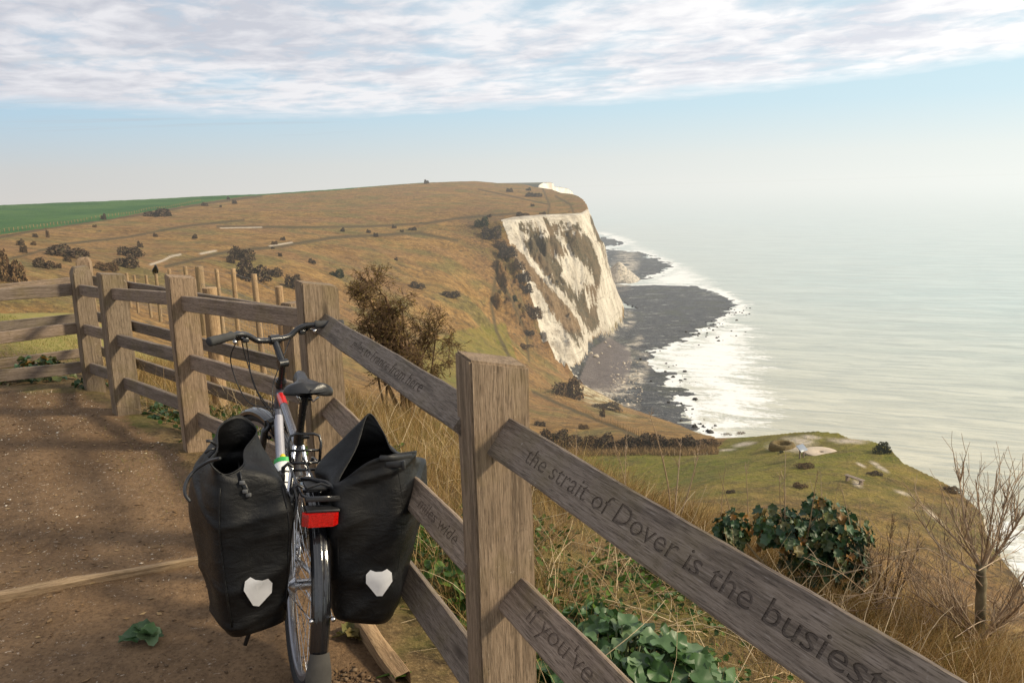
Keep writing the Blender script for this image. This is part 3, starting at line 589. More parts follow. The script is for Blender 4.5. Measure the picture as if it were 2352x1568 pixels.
WLOG=wood_mat('round_pine_post',(.26,.17,.095),(.44,.31,.18),(.12,.075,.04),.15,.7,(.55,.42,.27))
def plain(name,col,rough=.5,spec=.5,metal=0,bump=0,bs=60,var=.25,coat=0):
    m,nt=material(name); tc=nt.new('ShaderNodeTexCoord'); O=tc.outputs['Object']; n=nt.noise(O,bs,4,.6); n2=nt.noise(O,9,4,.6)
    c=nt.mix(nt.ramp(n2,[(.35,0),(.65,1)]),tuple(v*(1-var) for v in col),tuple(min(1,v*(1+var)) for v in col))
    setb(nt,Base_Color=c,Roughness=nt.mapr(n,.3,.7,max(0,rough-.08),min(1,rough+.1)),Specular_IOR_Level=spec,Metallic=metal,Coat_Weight=coat)
    if bump: nt.set(nt.b.inputs['Normal'],nt.bump(n,bump,.002))
    return m
BLK=plain('black_plastic',(.012,.012,.013),.42); RUB=plain('black_rubber',(.016,.016,.017),.72,.3,bump=.4,bs=200); BLKM=plain('black_painted_metal',(.010,.010,.011),.28,.5,coat=.3)
GRIP=plain('grip_rubber',(.045,.045,.045),.75,.3,bump=.5,bs=150); SIL=plain('silver_metal',(.62,.62,.64),.28,.5,1.0,var=.08); GRY=plain('blue_grey_frame_paint',(.12,.125,.155),.25,.5,.35,var=.1,coat=.5)
REDP=plain('red_frame_paint',(.55,.02,.02),.3,coat=.4,var=.1); RIMM=plain('dull_alloy_rim',(.26,.26,.28),.38,.5,.8,var=.15); SADL=plain('black_saddle_leatherette',(.022,.022,.024),.33,.5,bump=.3,bs=300); WHT=plain('white_paint',(.36,.36,.41),.35,var=.1)
FEND=plain('black_glossy_mudguard',(.012,.012,.014),.16,.6,var=.1,coat=.6); FLAP=plain('dusty_rubber_flap',(.055,.052,.048),.75,.3,bump=.4); REFL=None
def red_lens():
    m,nt=material('red_reflector_lens'); tc=nt.new('ShaderNodeTexCoord'); v=nt.vor(tc.outputs['Object'],260,'F1',0); n=nt.noise(tc.outputs['Object'],30,3,.6)
    setb(nt,Base_Color=nt.mix(nt.ramp(v,[(.2,0),(.7,1)]),(.55,.006,.003),(.28,.002,.001)),Roughness=.14,Specular_IOR_Level=.6,Coat_Weight=.5)
    nt.set(nt.b.inputs['Normal'],nt.bump(v,.25,.002)); return m
LENS=red_lens()
def bag_mat():
    m,nt=material('black_tarpaulin'); tc=nt.new('ShaderNodeTexCoord'); O=tc.outputs['Object']; n=nt.noise(O,7,5,.6); f=nt.noise(O,700,2,.5); w=nt.noise(nt.vscale(O,(1,1,2.2)),9,4,.55,.6)
    dust=nt.noise(O,4.5,5,.65); sp=nt.noise(O,90,3,.7)
    c=nt.mix(nt.ramp(dust,[(.50,0),(.72,.8)]),(.0034,.0034,.0038),(.016,.015,.014)); c=nt.mix(nt.ramp(sp,[(.70,0),(.76,.5)]),c,(.12,.11,.09))
    setb(nt,Base_Color=c,Roughness=nt.mapr(n,.3,.7,.38,.55),Specular_IOR_Level=.28)
    nt.set(nt.b.inputs['Normal'],nt.bump(nt.math('ADD',nt.math('MULTIPLY',w,.008),nt.math('ADD',nt.math('MULTIPLY',f,.0008),nt.math('MULTIPLY',n,.004))),.8,1.0)); return m
BAG=bag_mat(); BAGI=plain('dark_bag_lining',(.010,.010,.010),.7,.3)
REFW=plain('grey_white_reflector',(.50,.50,.52),.35,.5,var=.12); 
# ------------------------------------------------------------------ post and rail fence
def d2(a): return Vector((math.cos(a),math.sin(a),0))
def post_mesh(name,FC,bd,nb,b,w,zt,zb,mat,parent,wedge=False):
    """FC: front corner in plan; bd: broad direction; nb: outward normal of the broad face; zt: heights at FC, far end, back far, back FC"""
    P=[FC,FC+bd*b,FC+bd*b-nb*w,FC-nb*w]; o=(P[0]+P[2])/2; o=Vector((o.x,o.y,zb))
    M=frame(o,bd,-nb,Vector((0,0,1)))
    Mi=M.inverted(); bm=bmesh.new(); bot=[bm.verts.new(Mi@Vector((p.x,p.y,zb-.25))) for p in P]; top=[bm.verts.new(Mi@Vector((p.x,p.y,z))) for p,z in zip(P,zt)]
    bm.faces.new(bot[::-1] if True else bot); tf=bm.faces.new(top)
    for i in range(4): bm.faces.new((bot[i],bot[(i+1)%4],top[(i+1)%4],top[i]))
    bmesh.ops.recalc_face_normals(bm,faces=bm.faces)
    if wedge:
        r=bmesh.ops.inset_region(bm,faces=[tf],thickness=.03); 
        for v in tf.verts: v.co.z+=.05
    bmesh.ops.bevel(bm,geom=list(bm.edges),offset=.006,segments=2,affect='EDGES')
    bmesh.ops.subdivide_edges(bm,edges=[e for e in bm.edges if e.calc_length()>.3],cuts=14,use_grid_fill=True)
    for v in bm.verts:
        q=v.co*3.1+Vector((o.x*5,0,0)); k=mnoise.noise(Vector((q.x*3,q.y*3,q.z*.9)))*.005
        v.co.x+=k; v.co.y+=mnoise.noise(Vector((q.x*3+7,q.y*3,q.z*.9)))*.004
    me=bpy.data.meshes.new(name); bm.to_mesh(me); bm.free(); me.polygons.foreach_set('use_smooth',[True]*len(me.polygons)); me.set_sharp_from_angle(angle=R_(50))
    return link(name,me,mat,parent,M)
def rail_mesh(T0,B0,T1,B1,th,mat,parent,text=None,anchors=None,name='rail',seed=0,xh=.62):
    """front face T/B edges from start 0 to end 1; body lies behind the face"""
    L=((T1+B1)/2-(T0+B0)/2); zl=L.normalized(); xw=(T0-B0); wd=xw.length; xw=(xw-zl*xw.dot(zl)).normalized(); ny=zl.cross(xw)
    c0=(T0+B0)/2
    if ny.dot(-c0)<0: ny=-ny
    # local: z along, x up the width, y out of the face
    M=frame(c0,xw,ny,zl); n=22; hw=wd/2; ring=[]
    prof=[(-hw,-.004),(-hw+.004,0),(-hw*.5,0),(0,0),(hw*.5,0),(hw-.004,0),(hw,-.004),(hw,-th+.004),(hw-.004,-th),(0,-th),(-hw+.004,-th),(-hw,-th+.004)]
    vs=[];fs=[];K=len(prof); Ln=L.length
    for i in range(n+1):
        z=Ln*i/n
        for k,(x,y) in enumerate(prof):
            ed=1 if abs(x)>hw-.006 else 0
            vs.append((x+ed*mnoise.noise(Vector((z*3.+seed*5,x*9,1)))*.004+ed*mnoise.noise(Vector((z*22+seed,x*9,4)))*.0018,y+mnoise.noise(Vector((z*4+seed,x*12,y*20)))*.0012,z))
    for i in range(n):
        for k in range(K): fs.append((i*K+k,(i+1)*K+k,(i+1)*K+(k+1)%K,i*K+(k+1)%K))
    fs.append(tuple(range(K))); fs.append(tuple(n*K+k for k in range(K-1,-1,-1)))
    me=bpy.data.meshes.new(name); me.from_pydata(vs,[],fs); me.materials.append(mat)
    bm=bmesh.new(); bm.from_mesh(me); bmesh.ops.recalc_face_normals(bm,faces=bm.faces); bm.to_mesh(me); bm.free()
    me.polygons.foreach_set('use_smooth',[True]*len(me.polygons)); me.set_sharp_from_angle(angle=R_(40))
    o=link(name,me,None,parent,M)
    if text: carve(o,M,text,anchors,wd,ny,c0,xh)
    return o
def text_mesh(body):
    cu=bpy.data.curves.new('t','FONT'); cu.body=body; cu.size=1; cu.extrude=.5; cu.offset=.0; cu.resolution_u=3
    t=bpy.data.objects.new('t',cu); COL.objects.link(t); bpy.context.view_layer.update(); dg=bpy.context.evaluated_depsgraph_get()
    me=bpy.data.meshes.new_from_object(t.evaluated_get(dg)); bpy.data.objects.remove(t); bpy.data.curves.remove(cu); return me
def twidth(body):
    if not body: return 0
    me=text_mesh(body+'|'); w=max(v.co.x for v in me.vertices) if len(me.vertices) else 0; bpy.data.meshes.remove(me); return w
def carve(o,M,text,anchors,wd,ny,c0,xh):
    # anchors: two (characters before it, pixel) pairs on the rail face fix start and letter spacing
    Mi=M.inverted(); zz=[]
    for nch,px in anchors:
        p=PPL(px[0],px[1],c0,ny); q=Mi@p; zz.append((twidth(text[:nch]) if nch else 0,q.z))
    (a,za),(b,zb)=zz; sx=(zb-za)/(b-a); z0_=za-a*sx; sy=wd*xh/1.0
    me=text_mesh(text)
    # text x -> local z (along), text y -> local x; keep right-handed by depth sign
    for v in me.vertices:
        x,y,z=v.co; v.co=(y*sy-wd*.17,-.0020+(z+.5)*.0105-.0,x*sx+z0_)
    bm=bmesh.new(); bm.from_mesh(me); bmesh.ops.remove_doubles(bm,verts=bm.verts,dist=2e-5); bmesh.ops.recalc_face_normals(bm,faces=bm.faces); bm.to_mesh(me); bm.free()
    me.materials.clear(); me.materials.append(WLET); me.polygons.foreach_set('material_index',[0]*len(me.polygons))
    co=bpy.data.objects.new('cut',me); COL.objects.link(co); co.matrix_world=M
    md=o.modifiers.new('b','BOOLEAN'); md.object=co; md.operation='DIFFERENCE'; md.solver='EXACT'; md.material_mode='TRANSFER'; md.use_self=False
    bpy.context.view_layer.update(); dg=bpy.context.evaluated_depsgraph_get(); nm=bpy.data.meshes.new_from_object(o.evaluated_get(dg)); n0=len(o.data.polygons)
    print('carve',text,len(nm.polygons),n0)
    o.modifiers.clear(); bpy.data.objects.remove(co)
    if len(nm.polygons)>n0: nm.set_sharp_from_angle(angle=R_(40)); o.data=nm
def post_at(fc,right,back,Y,nb,b,w,zb,parent,wedge=False):
    FC=PY(*fc,Y); bd=Vector((-nb.y,nb.x,0)); bd=bd if bd.x>0 else -bd
    PR=FC+bd*b; PB=FC-nb*w
    zr=PY(*right,PR.y).z; zbk=PY(*back,PB.y).z; zt=[FC.z,zr,zr+(zbk-FC.z),zbk]
    FCx=Vector((FC.x,FC.y,0))
    o=post_mesh('post',FCx,bd,nb,b,w,zt,zb,WPOST,parent,wedge); return FC,bd
NB=[Vector(v).normalized() for v in ((.40,-.915,0),(.505,-.863,0),(.57,-.82,0),(.70,-.71,0),(.64,-.77,0))]
fence=empty('post_and_rail_fence',(-.9,3.5,-1.69),0,'weathered oak rail fence with carved rails that the bicycle leans on','fence')
P1,b1=post_at((1079,827),(1220,843),(1035,803),2.0,NB[0],.164,.107,-1.75,fence)
P2,b2=post_at((692,650),(774,659),(680,642),3.68,NB[1],.170,.112,-1.75,fence)
P3,b3=post_at((387,637),(442,640),(375,629),5.18,NB[2],.168,.115,-1.68,fence)
P4,b4=post_at((231,630),(281,632),(221,625),6.0,NB[3],.18,.11,-1.68,fence)
P5,b5=post_at((167,631),(200,626),(156,625),6.85,NB[4],.15,.13,-1.62,fence,True)
PS=[P1,P2,P3,P4,P5]; BD=[b1,b2,b3,b4,b5]
def on(k,x,y): return PPL(x,y,PS[k],NB[k])
# towards the camera from the first post: two tilted, lettered rails (and the lowest below the picture)
def level(px,z): return PZ(px[0],px[1],z)
T0=on(0,1171,958); B0=on(0,1117,1041); T1=level((2215,1568),T0.z); d01=(T1-T0).normalized()
print('rail1 w',(T0-B0).length,'dir',d01,'T0',T0)
# direction so that the underside passes through the photographed line too
B1=level((1858,1568),B0.z); d2_=(B1-B0).normalized(); print('d bottom',d2_)
dm=((d01+d2_)/2).normalized(); Lr=1.95
dd=(P1-Vector((0,0,0)))
r1=rail_mesh(T0-dm*.06,B0-dm*.06,T0+dm*Lr,B0+dm*Lr,.038,WRAIL,fence,'the strait of Dover is the busiest',[(14,(1424,1175)),(33,(2020,1556))],seed=1,xh=.52)
T2=on(0,1200,1323); B2=on(0,1143,1396)
r2=rail_mesh(T2-dm*.06,B2-dm*.06,T2+dm*Lr,B2+dm*Lr,.038,WRAIL,fence,"if you've",[(0,(1225,1390)),(9,(1375,1560))],seed=2)
sh=T2-T0; r3=rail_mesh(T2+sh-dm*.06,B2+sh-dm*.06,T2+sh+dm*Lr,B2+sh+dm*Lr,.038,WRAIL,fence,seed=3)
# a further post just outside the frame carries their other end
E0=(T0+B0)/2+dm*(Lr-.05); post_mesh('post',Vector((E0.x-.08,E0.y-.02,0)),b1,NB[0],.17,.11,[-.46]*4,-1.8,WPOST,fence)
# second post to first post
T0=on(1,748,719); B0=on(1,718,758); tgt=P1-NB[0]*.10
def toward(k,T_,B_,px_end_top,ydef):
    Te=PY(px_end_top[0],px_end_top[1],ydef); return Te
Te=PY(1040,886,2.26); Te.z=T0.z; dm=(PZ(1040,888,T0.z)-T0).normalized(); print('rail2 w',(T0-B0).length,'dir',dm,'len to',(PZ(1040,888,T0.z)-T0).length,'Pdir',(P1-P2))
L2=(P1-P2).length-.075
Te=PZ(1040,888,T0.z); 
dm=(Te-T0).normalized()
rail_mesh(T0-dm*.05,B0-dm*.05,T0+dm*L2,B0+dm*L2,.036,WRAIL,fence,'miles to France from here',[(0,(799,803)),(25,(948,928))],seed=4,xh=.55)
T2=on(1,767,912); B2=on(1,738,952)
rail_mesh(T2-dm*.05,B2-dm*.05,T2+dm*L2,B2+dm*L2,.036,WRAIL,fence,'miles wide',[(0,(965,1150)),(10,(1052,1250))],seed=5,xh=.5)
Tq=PY(1064,1450,(Te+dm*0).y+.03); sh=Vector((0,0,Tq.z-T2.z)); print('third drop',Tq.z,T2.z-T0.z)
rail_mesh(T2+sh-dm*.05,B2+sh-dm*.05,T2+sh+dm*L2,B2+sh+dm*L2,.036,WRAIL,fence,seed=6)
# upright rails between the far posts
def seg(k,rows,k2,th=.035,seed=10):
    for i,(a,b,e) in enumerate(rows):
        T_=on(k,*a); B_=on(k,*b); B_=Vector((T_.x,T_.y,B_.z))
        s=(T_-PS[k]).dot(BD[k]); En=PS[k2]-NB[k2]*.02+BD[k2]*s
        Tz=PY(e[0],e[1],(PS[k2]-NB[k2]*.11).y).z
        T2_=Vector((En.x,En.y,Tz)); dn=(T2_-T_).normalized(); h=T_.z-B_.z
        rail_mesh(T_-dn*.05,B_-dn*.05,T2_,T2_-Vector((0,0,h)),th,WRAIL,fence,seed=seed+i)
seg(2,[((415,680),(419,714),(681,711)),((434,815),(436,849),(690,898)),((453,947),(455,980),(700,1078))],1)
seg(3,[((255,662),(256,689),(377,672)),((267,768),(268,796),(395,806)),((283,867),(284,894),(413,923))],2,seed=20)
seg(4,[((180,654),(181,678),(227,662)),((191,745),(193,768),(239,759)),((205,834),(206,858),(252,853))],3,seed=30)
for (x0,y0),(x1,y1),hh in (((0,664),(156,652),.098),((0,762),(166,742),.098),((0,850),(178,832),.098)):
    a=PY(x1,y1,6.92); b=PZ(x0,y0,a.z); d=(b-a).normalized(); b=a+d*(b-a).length*2.2; v=Vector((0,0,hh))
    rail_mesh(a-d*.06,a-v-d*.06,b,b-v,.035,WRAIL,fence,seed=y0)
    lastd=(a,d)
for t in (3.4,):
    a,d=lastd; p=a+d*t; post_mesh('post',Vector((p.x,p.y,0)),Vector((-d.y,d.x,0))*-1,d*-1,.14,.14,[-.6]*4,-1.62,WPOST,fence)
# the second fence line behind
back=empty('post_and_rail_fence',(-4.2,8.6,-1.7),0,'second plank fence half hidden behind the rail fence on the left','fence')
zr=[PY(158,630,8.9).z,PY(158,711,8.9).z,PY(175,788,8.9).z]
bp=PY(200,640,8.6); 
post_mesh('post',Vector((bp.x-.10,bp.y,0)),Vector((.97,.25,0)).normalized(),Vector((.25,-.97,0)).normalized(),.13,.12,[PY(194,603,8.6).z]*4,-1.75,WPOST,back,True)
for (x0,y0),(x1,y1),z,s in (((0,645),(158,630),zr[0],41),((0,727),(160,711),zr[1],42),((0,810),(175,788),zr[2],43)):
    a=PZ(x1,y1,z); b=PZ(x0,y0,z); d=(b-a).normalized(); e=bp+Vector((-.05,.03,0)); a=Vector((e.x,e.y,z)); b=a+d*7; v=Vector((0,0,.1)); rail_mesh(a,a-v,b,b-v,.035,WRAIL,back,seed=s)
q1=PZ(274,646,zr[0]); q2=PZ(681,710,zr[0]); d=(q2-q1).normalized()
for z,s in ((zr[0],51),(zr[1],52),(zr[2],53)):
    a=Vector((bp.x+.02,bp.y+.04,z)); q=PZ(274,646,zr[0]); b=Vector((q2.x,q2.y,z))+d*.12; v=Vector((0,0,.1)); rail_mesh(a,a-v,b,b-v,.035,WRAIL,back,seed=s)
for t in (.02,1.0):
    p=Vector((q2.x,q2.y,0))*t+Vector((q1.x,q1.y,0))*(1-t); post_mesh('post',p,Vector((-d.y,d.x,0))*-1,d*-1,.12,.12,[zr[0]+.06]*4,-1.9,WPOST,back)
# ------------------------------------------------------------------ round post and wire fence going down the hill
wire=empty('wire_fence',(-3,10,-2.1),0,'wire fence on round wooden posts running behind the plank rails','fence')
RP=[(640,658,8.6,.042),(583,630,10,.036),(535,617,12,.034),(497,618,14,.034),(457,612,16,.080),(425,612,18.2,.045),(388,618,20.5,.040),(358,629,23,.045),(335,632,26,.045),(308,632,29,.045),(290,627,32,.060)]
prev=[]
def log(name,p,r,zb,parent,lean=(0,0)):
    m=MB(); n=10; pts=[(lean[0]*(1-i/n)*-1,lean[1]*(1-i/n)*-1,(p.z-zb)*(i/n)) for i in range(n+1)]; pts.append((0,0,p.z-zb+.004)); 
    rs=[r*(1.06-.08*i/n)*(1+.04*mnoise.noise(Vector((i*.7,p.x,0)))) for i in range(n+1)]+[r*.86]
    m.tube(pts,rs,18); return m.build(name,WLOG,parent,M=T((p.x,p.y,zb)),auto=50)
for x,y,Yd,r in RP:
    p=PY(x,y,Yd); zb=p.z-1.35; log('post',p,r,zb,wire,(random.uniform(-.03,.03),0)); prev.append((p,zb))
wm_=MB()
for (a,za),(b,zb) in zip(prev,prev[1:]):
    for f in (.06,.30,.42,.54,.66,.78,.90,1.0):
        A_=Vector((a.x,a.y,a.z-f*1.1)); B_=Vector((b.x,b.y,b.z-f*1.1)); wm_.tube([A_,(A_+B_)/2-Vector((0,0,.01)),B_],.0022,4,False)
    n=int((b-a).length/.16)
    for i in range(1,n):
        q=a.lerp(b,i/n); wm_.tube([q-Vector((0,0,.32)),q-Vector((0,0,1.12))],.0018,3,False)
wm_.build('wire_mesh',plain('galvanised_wire',(.22,.21,.20),.5,.5,.6),wire)
p=PY(481,661,7.2); st=log('round_post',p,.062,-1.85,None); tag(st,'stout round gate post standing just behind the rails','post')
# ------------------------------------------------------------------ the touring bicycle
BL,BH=.127,.386; BP=Vector((-.79,2.64,-1.68))
fx=Vector((-math.sin(BH),math.cos(BH),0)); l0=Vector((-math.cos(BH),-math.sin(BH),0)); zz=Vector((0,0,1))
by=l0*math.cos(BL)+zz*math.sin(BL); bz=zz*math.cos(BL)-l0*math.sin(BL)
BM=frame(BP,fx,by,bz); BMi=BM.inverted()
def loc(px,py,xl):
    """bike-local point seen at this place on the plane x = xl"""
    p=PPL(px,py,BM@Vector((xl,0,0)),fx); return BMi@p
bike=empty('bicycle',M=BM,label='grey touring bicycle leaning against the carved rail fence, seen from behind',cat='bicycle')
def bb(m,name,mat,parent=None,auto=None,M=None): return m.build(name,mat,parent or bike,M=M or BM,auto=auto)
def wheel(c,M,tread_dark=True):
    t=MB(); t.torus((0,0,0),(0,1,0),.330,.021,72,14); w=bb(t,'wheel',RUB,M=M@T(c))
    # tread knobs
    m=MB()
    for i in range(90):
        a=2*math.pi*i/90
        for s in(-1,1):
            d=Vector((math.cos(a),0,math.sin(a))); y=s*.009; p=d*.3495+Vector((0,y,0)); m.box(frame(p,d.cross(Vector((0,1,0))),Vector((0,1,0)),d),.013,.008,.005)
    bb(m,'tread',RUB,w,M=M@T(c))
    r=MB()
    pr=[(.309,-.011),(.312,-.012),(.296,-.012),(.290,-.007),(.289,0),(.290,.007),(.296,.012),(.312,.012),(.309,.011)]
    n=72; vs=[];fs=[]
    for i in range(n):
        a=2*math.pi*i/n
        for R,y in pr: vs.append((R*math.cos(a),y,R*math.sin(a)))
    k=len(pr)
    for i in range(n):
        for j in range(k): fs.append((i*k+j,((i+1)%n)*k+j,((i+1)%n)*k+(j+1)%k,i*k+(j+1)%k))
    r.add(vs,fs); bb(r,'rim',RIMM,w,M=M@T(c),auto=30)
    h=MB(); h.tube([(0,-.048,0),(0,-.03,0),(0,-.028,0),(0,.028,0),(0,.03,0),(0,.048,0)],[.010,.012,.019,.019,.026,.010],16); h.tube([(0,-.030,0),(0,-.026,0)],[.027,.027],20); h.tube([(0,.026,0),(0,.030,0)],[.027,.027],20); h.tube([(0,-.066,0),(0,.066,0)],[.006,.006],8)
    bb(h,'hub',SIL,w,M=M@T(c),auto=35)
    s=MB()
    for i in range(36):
        a=2*math.pi*i/36; sd=1 if i%2 else -1; b=a+(.62 if (i//2)%2 else -.62); s.tube([(.024*math.cos(b),sd*.028,.024*math.sin(b)),(.291*math.cos(a),sd*.003,.291*math.sin(a))],[.0011,.0011],5,False)
    bb(s,'spokes',SIL,w,M=M@T(c)); return w
rw=wheel((0,0,.35),BM)
# steering assembly
ST_=R_(19); axd=Vector((-math.sin(ST_),0,math.cos(ST_))); ax0=Vector((.835,0,.885))
SM=BM@T(ax0)@Matrix.Rotation(R_(20),4,axd)@T(-ax0)
fw=wheel((1.06,0,.35),SM)
def axp(t,off=0): return ax0+axd*t+Vector((math.cos(ST_),0,math.sin(ST_)))*off
# frame
m=MB(); BBp=Vector((.44,0,.285)); STt=Vector((.265,0,.80)); hb=axp(-.16); ht=axp(-.02)
m.cur=0
m.tube([BBp,hb+axd*.03],[.021,.021],16); m.tube([STt-Vector((-.012,0,.04)),ht-axd*.03],[.017,.017],16)
m.tube([hb,ht],[.020,.020],16); m.tube([BBp,STt],[.0165,.0165],16); m.tube([BBp+Vector((0,-.035,0)),BBp+Vector((0,.035,0))],[.021,.021],16)
bb(m,'frame',GRY,auto=45)
m=MB(); a=ht-axd*.03; b=STt-Vector((-.012,0,.04)); d=(b-a).normalized(); m.tube([a+d*.035,a+d*.155],[.0178,.0178],16,False); bb(m,'red_band',REDP)
m=MB(); a=hb+axd*.03; d=(BBp-a).normalized(); m.tube([a+d*.04+Vector((-.004,0,.003)),a+d*.34+Vector((-.004,0,.003))],[.0205,.0205],16,False,flat=.86); bb(m,'white_decal_panel',WHT)
m=MB()
for s in(-1,1):
    m.tube([STt+Vector((.0,s*.014,-.03)),(.13,s*.05,.575),(.005,s*.064,.36)],[.0085,.008,.0075],10)
    m.tube([BBp+Vector((-.03,s*.022,0)),(.25,s*.04,.31),(.01,s*.064,.35)],[.011,.0105,.008],10)
    m.rbox(T((0,s*.064,.352)),.035,.006,.045,.002)
m.tube([(.155,-.046,.60),(.155,.046,.60)],[.006,.006],8)
bb(m,'rear_stays',SIL,auto=45)
m=MB(); m.tube([(STt+Vector((.003,0,-.02))),(.198,0,1.00-.035)],[.0138,.0138],16); m.tube([STt+Vector((.006,0,-.02)),STt+Vector((-.006,0,.02))],[.0195,.0195],16); m.rbox(T(STt+Vector((-.012,-.022,.006))),.012,.028,.012,.002)
m.tube([(.196,0,.945),(.19,0,.975)],[.017,.017],14); m.tube([(.19,-.024,.968),(.19,.024,.968)],[.012,.012],12)
bb(m,'seat_post',BLKM,auto=45)
# saddle
m=MB(); SX0,SZ0=.075,1.012; nU,nV=34,28
def sad(u,v):
    x=-.005+.275*v; 
    hw=.086*math.sqrt(max(0,1-((x-.045)/.055)**2)) if x<.045 else .086+(.026-.086)*min(1,((x-.045)/.115))**.8 if x<.16 else .026*math.sqrt(max(.0,1-max(0,(x-.235)/.035)**2)) if x>.235 else .026-.004*(x-.16)/.075
    if v<=.001 or v>=.999: hw=.001
    a=2*math.pi*u; c,s=math.cos(a),math.sin(a); e=.62
    y=hw*math.copysign(abs(c)**e,c); th=.026 if s>0 else .020
    z=th*math.copysign(abs(s)**.8,s)*min(1,hw/.02+.0)
    r=abs(y)/max(hw,.001)
    if s>0: z-= .013*math.exp(-(y/.020)**2)*(1 if x<.16 else max(0,1-(x-.16)/.06)); z-=.010*r**2.5
    else: z-= .016*r**2*(1 if x<.10 else .4)
    z+=.014*max(0,(.06-x)/.06)+.004*(x/.27)
    return (SX0+x,y,SZ0+z)
m.grid(sad,nU,nV,True); sdl=bb(m,'saddle',SADL)
m=MB()
for s in(-1,1): m.tube([(SX0+.03,s*.035,SZ0-.02),(SX0+.06,s*.022,SZ0-.045),(SX0+.16,s*.022,SZ0-.045),(SX0+.24,s*.008,SZ0-.018)],.0035,8)
bb(m,'saddle_rail',SIL,sdl)
# fork, stem, headset, handlebar
m=MB()
for s in(-1,1):
    m.tube([axp(-.195)+Vector((0,s*.025,0)),axp(-.22)+Vector((.0,s*.055,-.01)),axp(-.42,.005)+Vector((0,s*.058,0)),Vector((1.06,s*.056,.35))],[.014,.016,.013,.009],12)
m.tube([axp(-.19)+Vector((0,-.04,0)),axp(-.185),axp(-.19)+Vector((0,.04,0))],[.016,.018,.016],12)
bb(m,'fork',BLKM,M=SM)
m=MB(); m.tube([axp(-.02),axp(-.012),axp(-.012),axp(.012),axp(.012),axp(.022)],[.021,.024,.022,.024,.019,.019],16)
bb(m,'headset',BLKM,auto=40,M=SM)
Q0=axp(.10,.0); CLM=axp(.165,.095)
m=MB(); m.tube([axp(.01),axp(.06),Q0],[.0135,.0135,.015],14); m.tube([Q0,Q0+(CLM-Q0)*.15,CLM],[.017,.016,.0145],14); m.tube([Q0+Vector((0,-.020,0)),Q0+Vector((0,.020,0))],[.018,.018],14); m.tube([CLM+Vector((0,-.021,0)),CLM+Vector((0,.021,0))],[.021,.021],16)
bb(m,'stem',BLKM,auto=45,M=SM)
HB={}
for s in(-1,1):
    HB[s]=[CLM,CLM+Vector((0,s*.035,0)),CLM+Vector((.003,s*.075,.006)),CLM+Vector((.004,s*.105,.026)),CLM+Vector((.0,s*.135,.040)),CLM+Vector((-.010,s*.180,.044)),CLM+Vector((-.055,s*.295,.040))]
def cr(pts,n=6):
    P=[Vector(p) for p in pts]; P=[P[0]*2-P[1]]+P+[P[-1]*2-P[-2]]; out=[]
    for i in range(1,len(P)-2):
        for k in range(n):
            t=k/n; out.append(.5*((2*P[i])+(-P[i-1]+P[i+1])*t+(2*P[i-1]-5*P[i]+4*P[i+1]-P[i+2])*t*t+(-P[i-1]+3*P[i]-3*P[i+1]+P[i+2])*t**3))
    out.append(P[-2]); return out
m=MB()
pts=cr(HB[1][::-1]+HB[-1][1:],6); m.tube(pts,[.0125 if abs(i-len(pts)/2)>5 else .0145 for i in range(len(pts))],12)
hbar=bb(m,'handlebar',BLKM,M=SM)
for s in(-1,1):
    g=MB(); a=CLM+Vector((-.013,s*.187,.044)); b=CLM+Vector((-.058,s*.305,.040)); d=(b-a).normalized()
    L=(b-a).length; prof=[(0,.0175),(.004,.0195),(.012,.0175),(.03,.0165),(.06,.0175),(.09,.0185),(.115,.0180),(L-.004,.0185),(L,.0150)]
    g.tube([a+d*t for t,_ in prof],[r for _,r in prof],18); bb(g,'grip',GRIP,hbar,M=SM,auto=50)
    v=MB(); p=CLM+Vector((.002,s*.150,.038)); v.tube([p,p+Vector((.006,s*.012,0))],[.019,.019],12); v.rbox(T(p+Vector((.018,s*.004,-.012))),.034,.024,.022,.004)
    v.tube([p+Vector((.03,s*.0,-.012)),p+Vector((.052,s*.03,-.022)),p+Vector((.048,s*.07,-.030)),p+Vector((.035,s*.115,-.032))],[.006,.0065,.006,.005],8); v.rbox(T(p+Vector((-.002,-s*.02,-.022))),.026,.028,.020,.004)
    bb(v,'brake_lever',BLKM,hbar,M=SM,auto=50)
    z_=MB(); z_.tube([p+Vector((-.008,s*.028,-.016)),p+Vector((-.028,s*.034,-.022))],[.006,.009],10); bb(z_,'shifter_button',SIL,hbar,M=SM)
# cables
m=MB(); lp=SM@(CLM+Vector((.02,.15,.028))); lp=BMi@lp; rp=BMi@(SM@(CLM+Vector((.02,-.15,.028))))
for pts,in (([lp,lp+Vector((.07,.02,-.12)),lp+Vector((.04,-.05,-.28)),Vector((.80,.035,.78)),Vector((.79,.024,.74))],),([lp+Vector((0,-.01,0)),lp+Vector((.05,-.04,-.10)),lp+Vector((.03,-.10,-.26)),Vector((.86,.01,.72)),Vector((.90,.035,.70))],),([lp+Vector((0,-.03,.0)),lp+Vector((.09,-.05,-.08)),lp+Vector((.07,-.08,-.22)),Vector((.82,.028,.76))],),([rp,rp+Vector((.08,.03,-.03)),Vector((.95,-.02,.98)),Vector((.93,.02,.86)),Vector((.86,.024,.76))],)):
    m.tube(cr(pts,8),.0026,6)
bb(m,'brake_cables',BLK)
# brakes at the fork
m=MB()
for s in(-1,1): 
    a=axp(-.30)+Vector((.0,s*.050,0)); m.tube([a,a+Vector((-.030,s*.004,.07)),a+Vector((-.03,s*.0,.115))],[.008,.0065,.005],8); m.rbox(T(a+Vector((-.01,-s*.014,.03))),.05,.016,.014,.003)
m.tube([axp(-.30)+Vector((-.03,.052,.10)),axp(-.30)+Vector((-.03,-.052,.11))],.002,6)
m.rbox(T(axp(-.22)+Vector((-.035,.012,0))),.03,.05,.045,.005)
bb(m,'front_brake',BLKM,M=SM,auto=45)
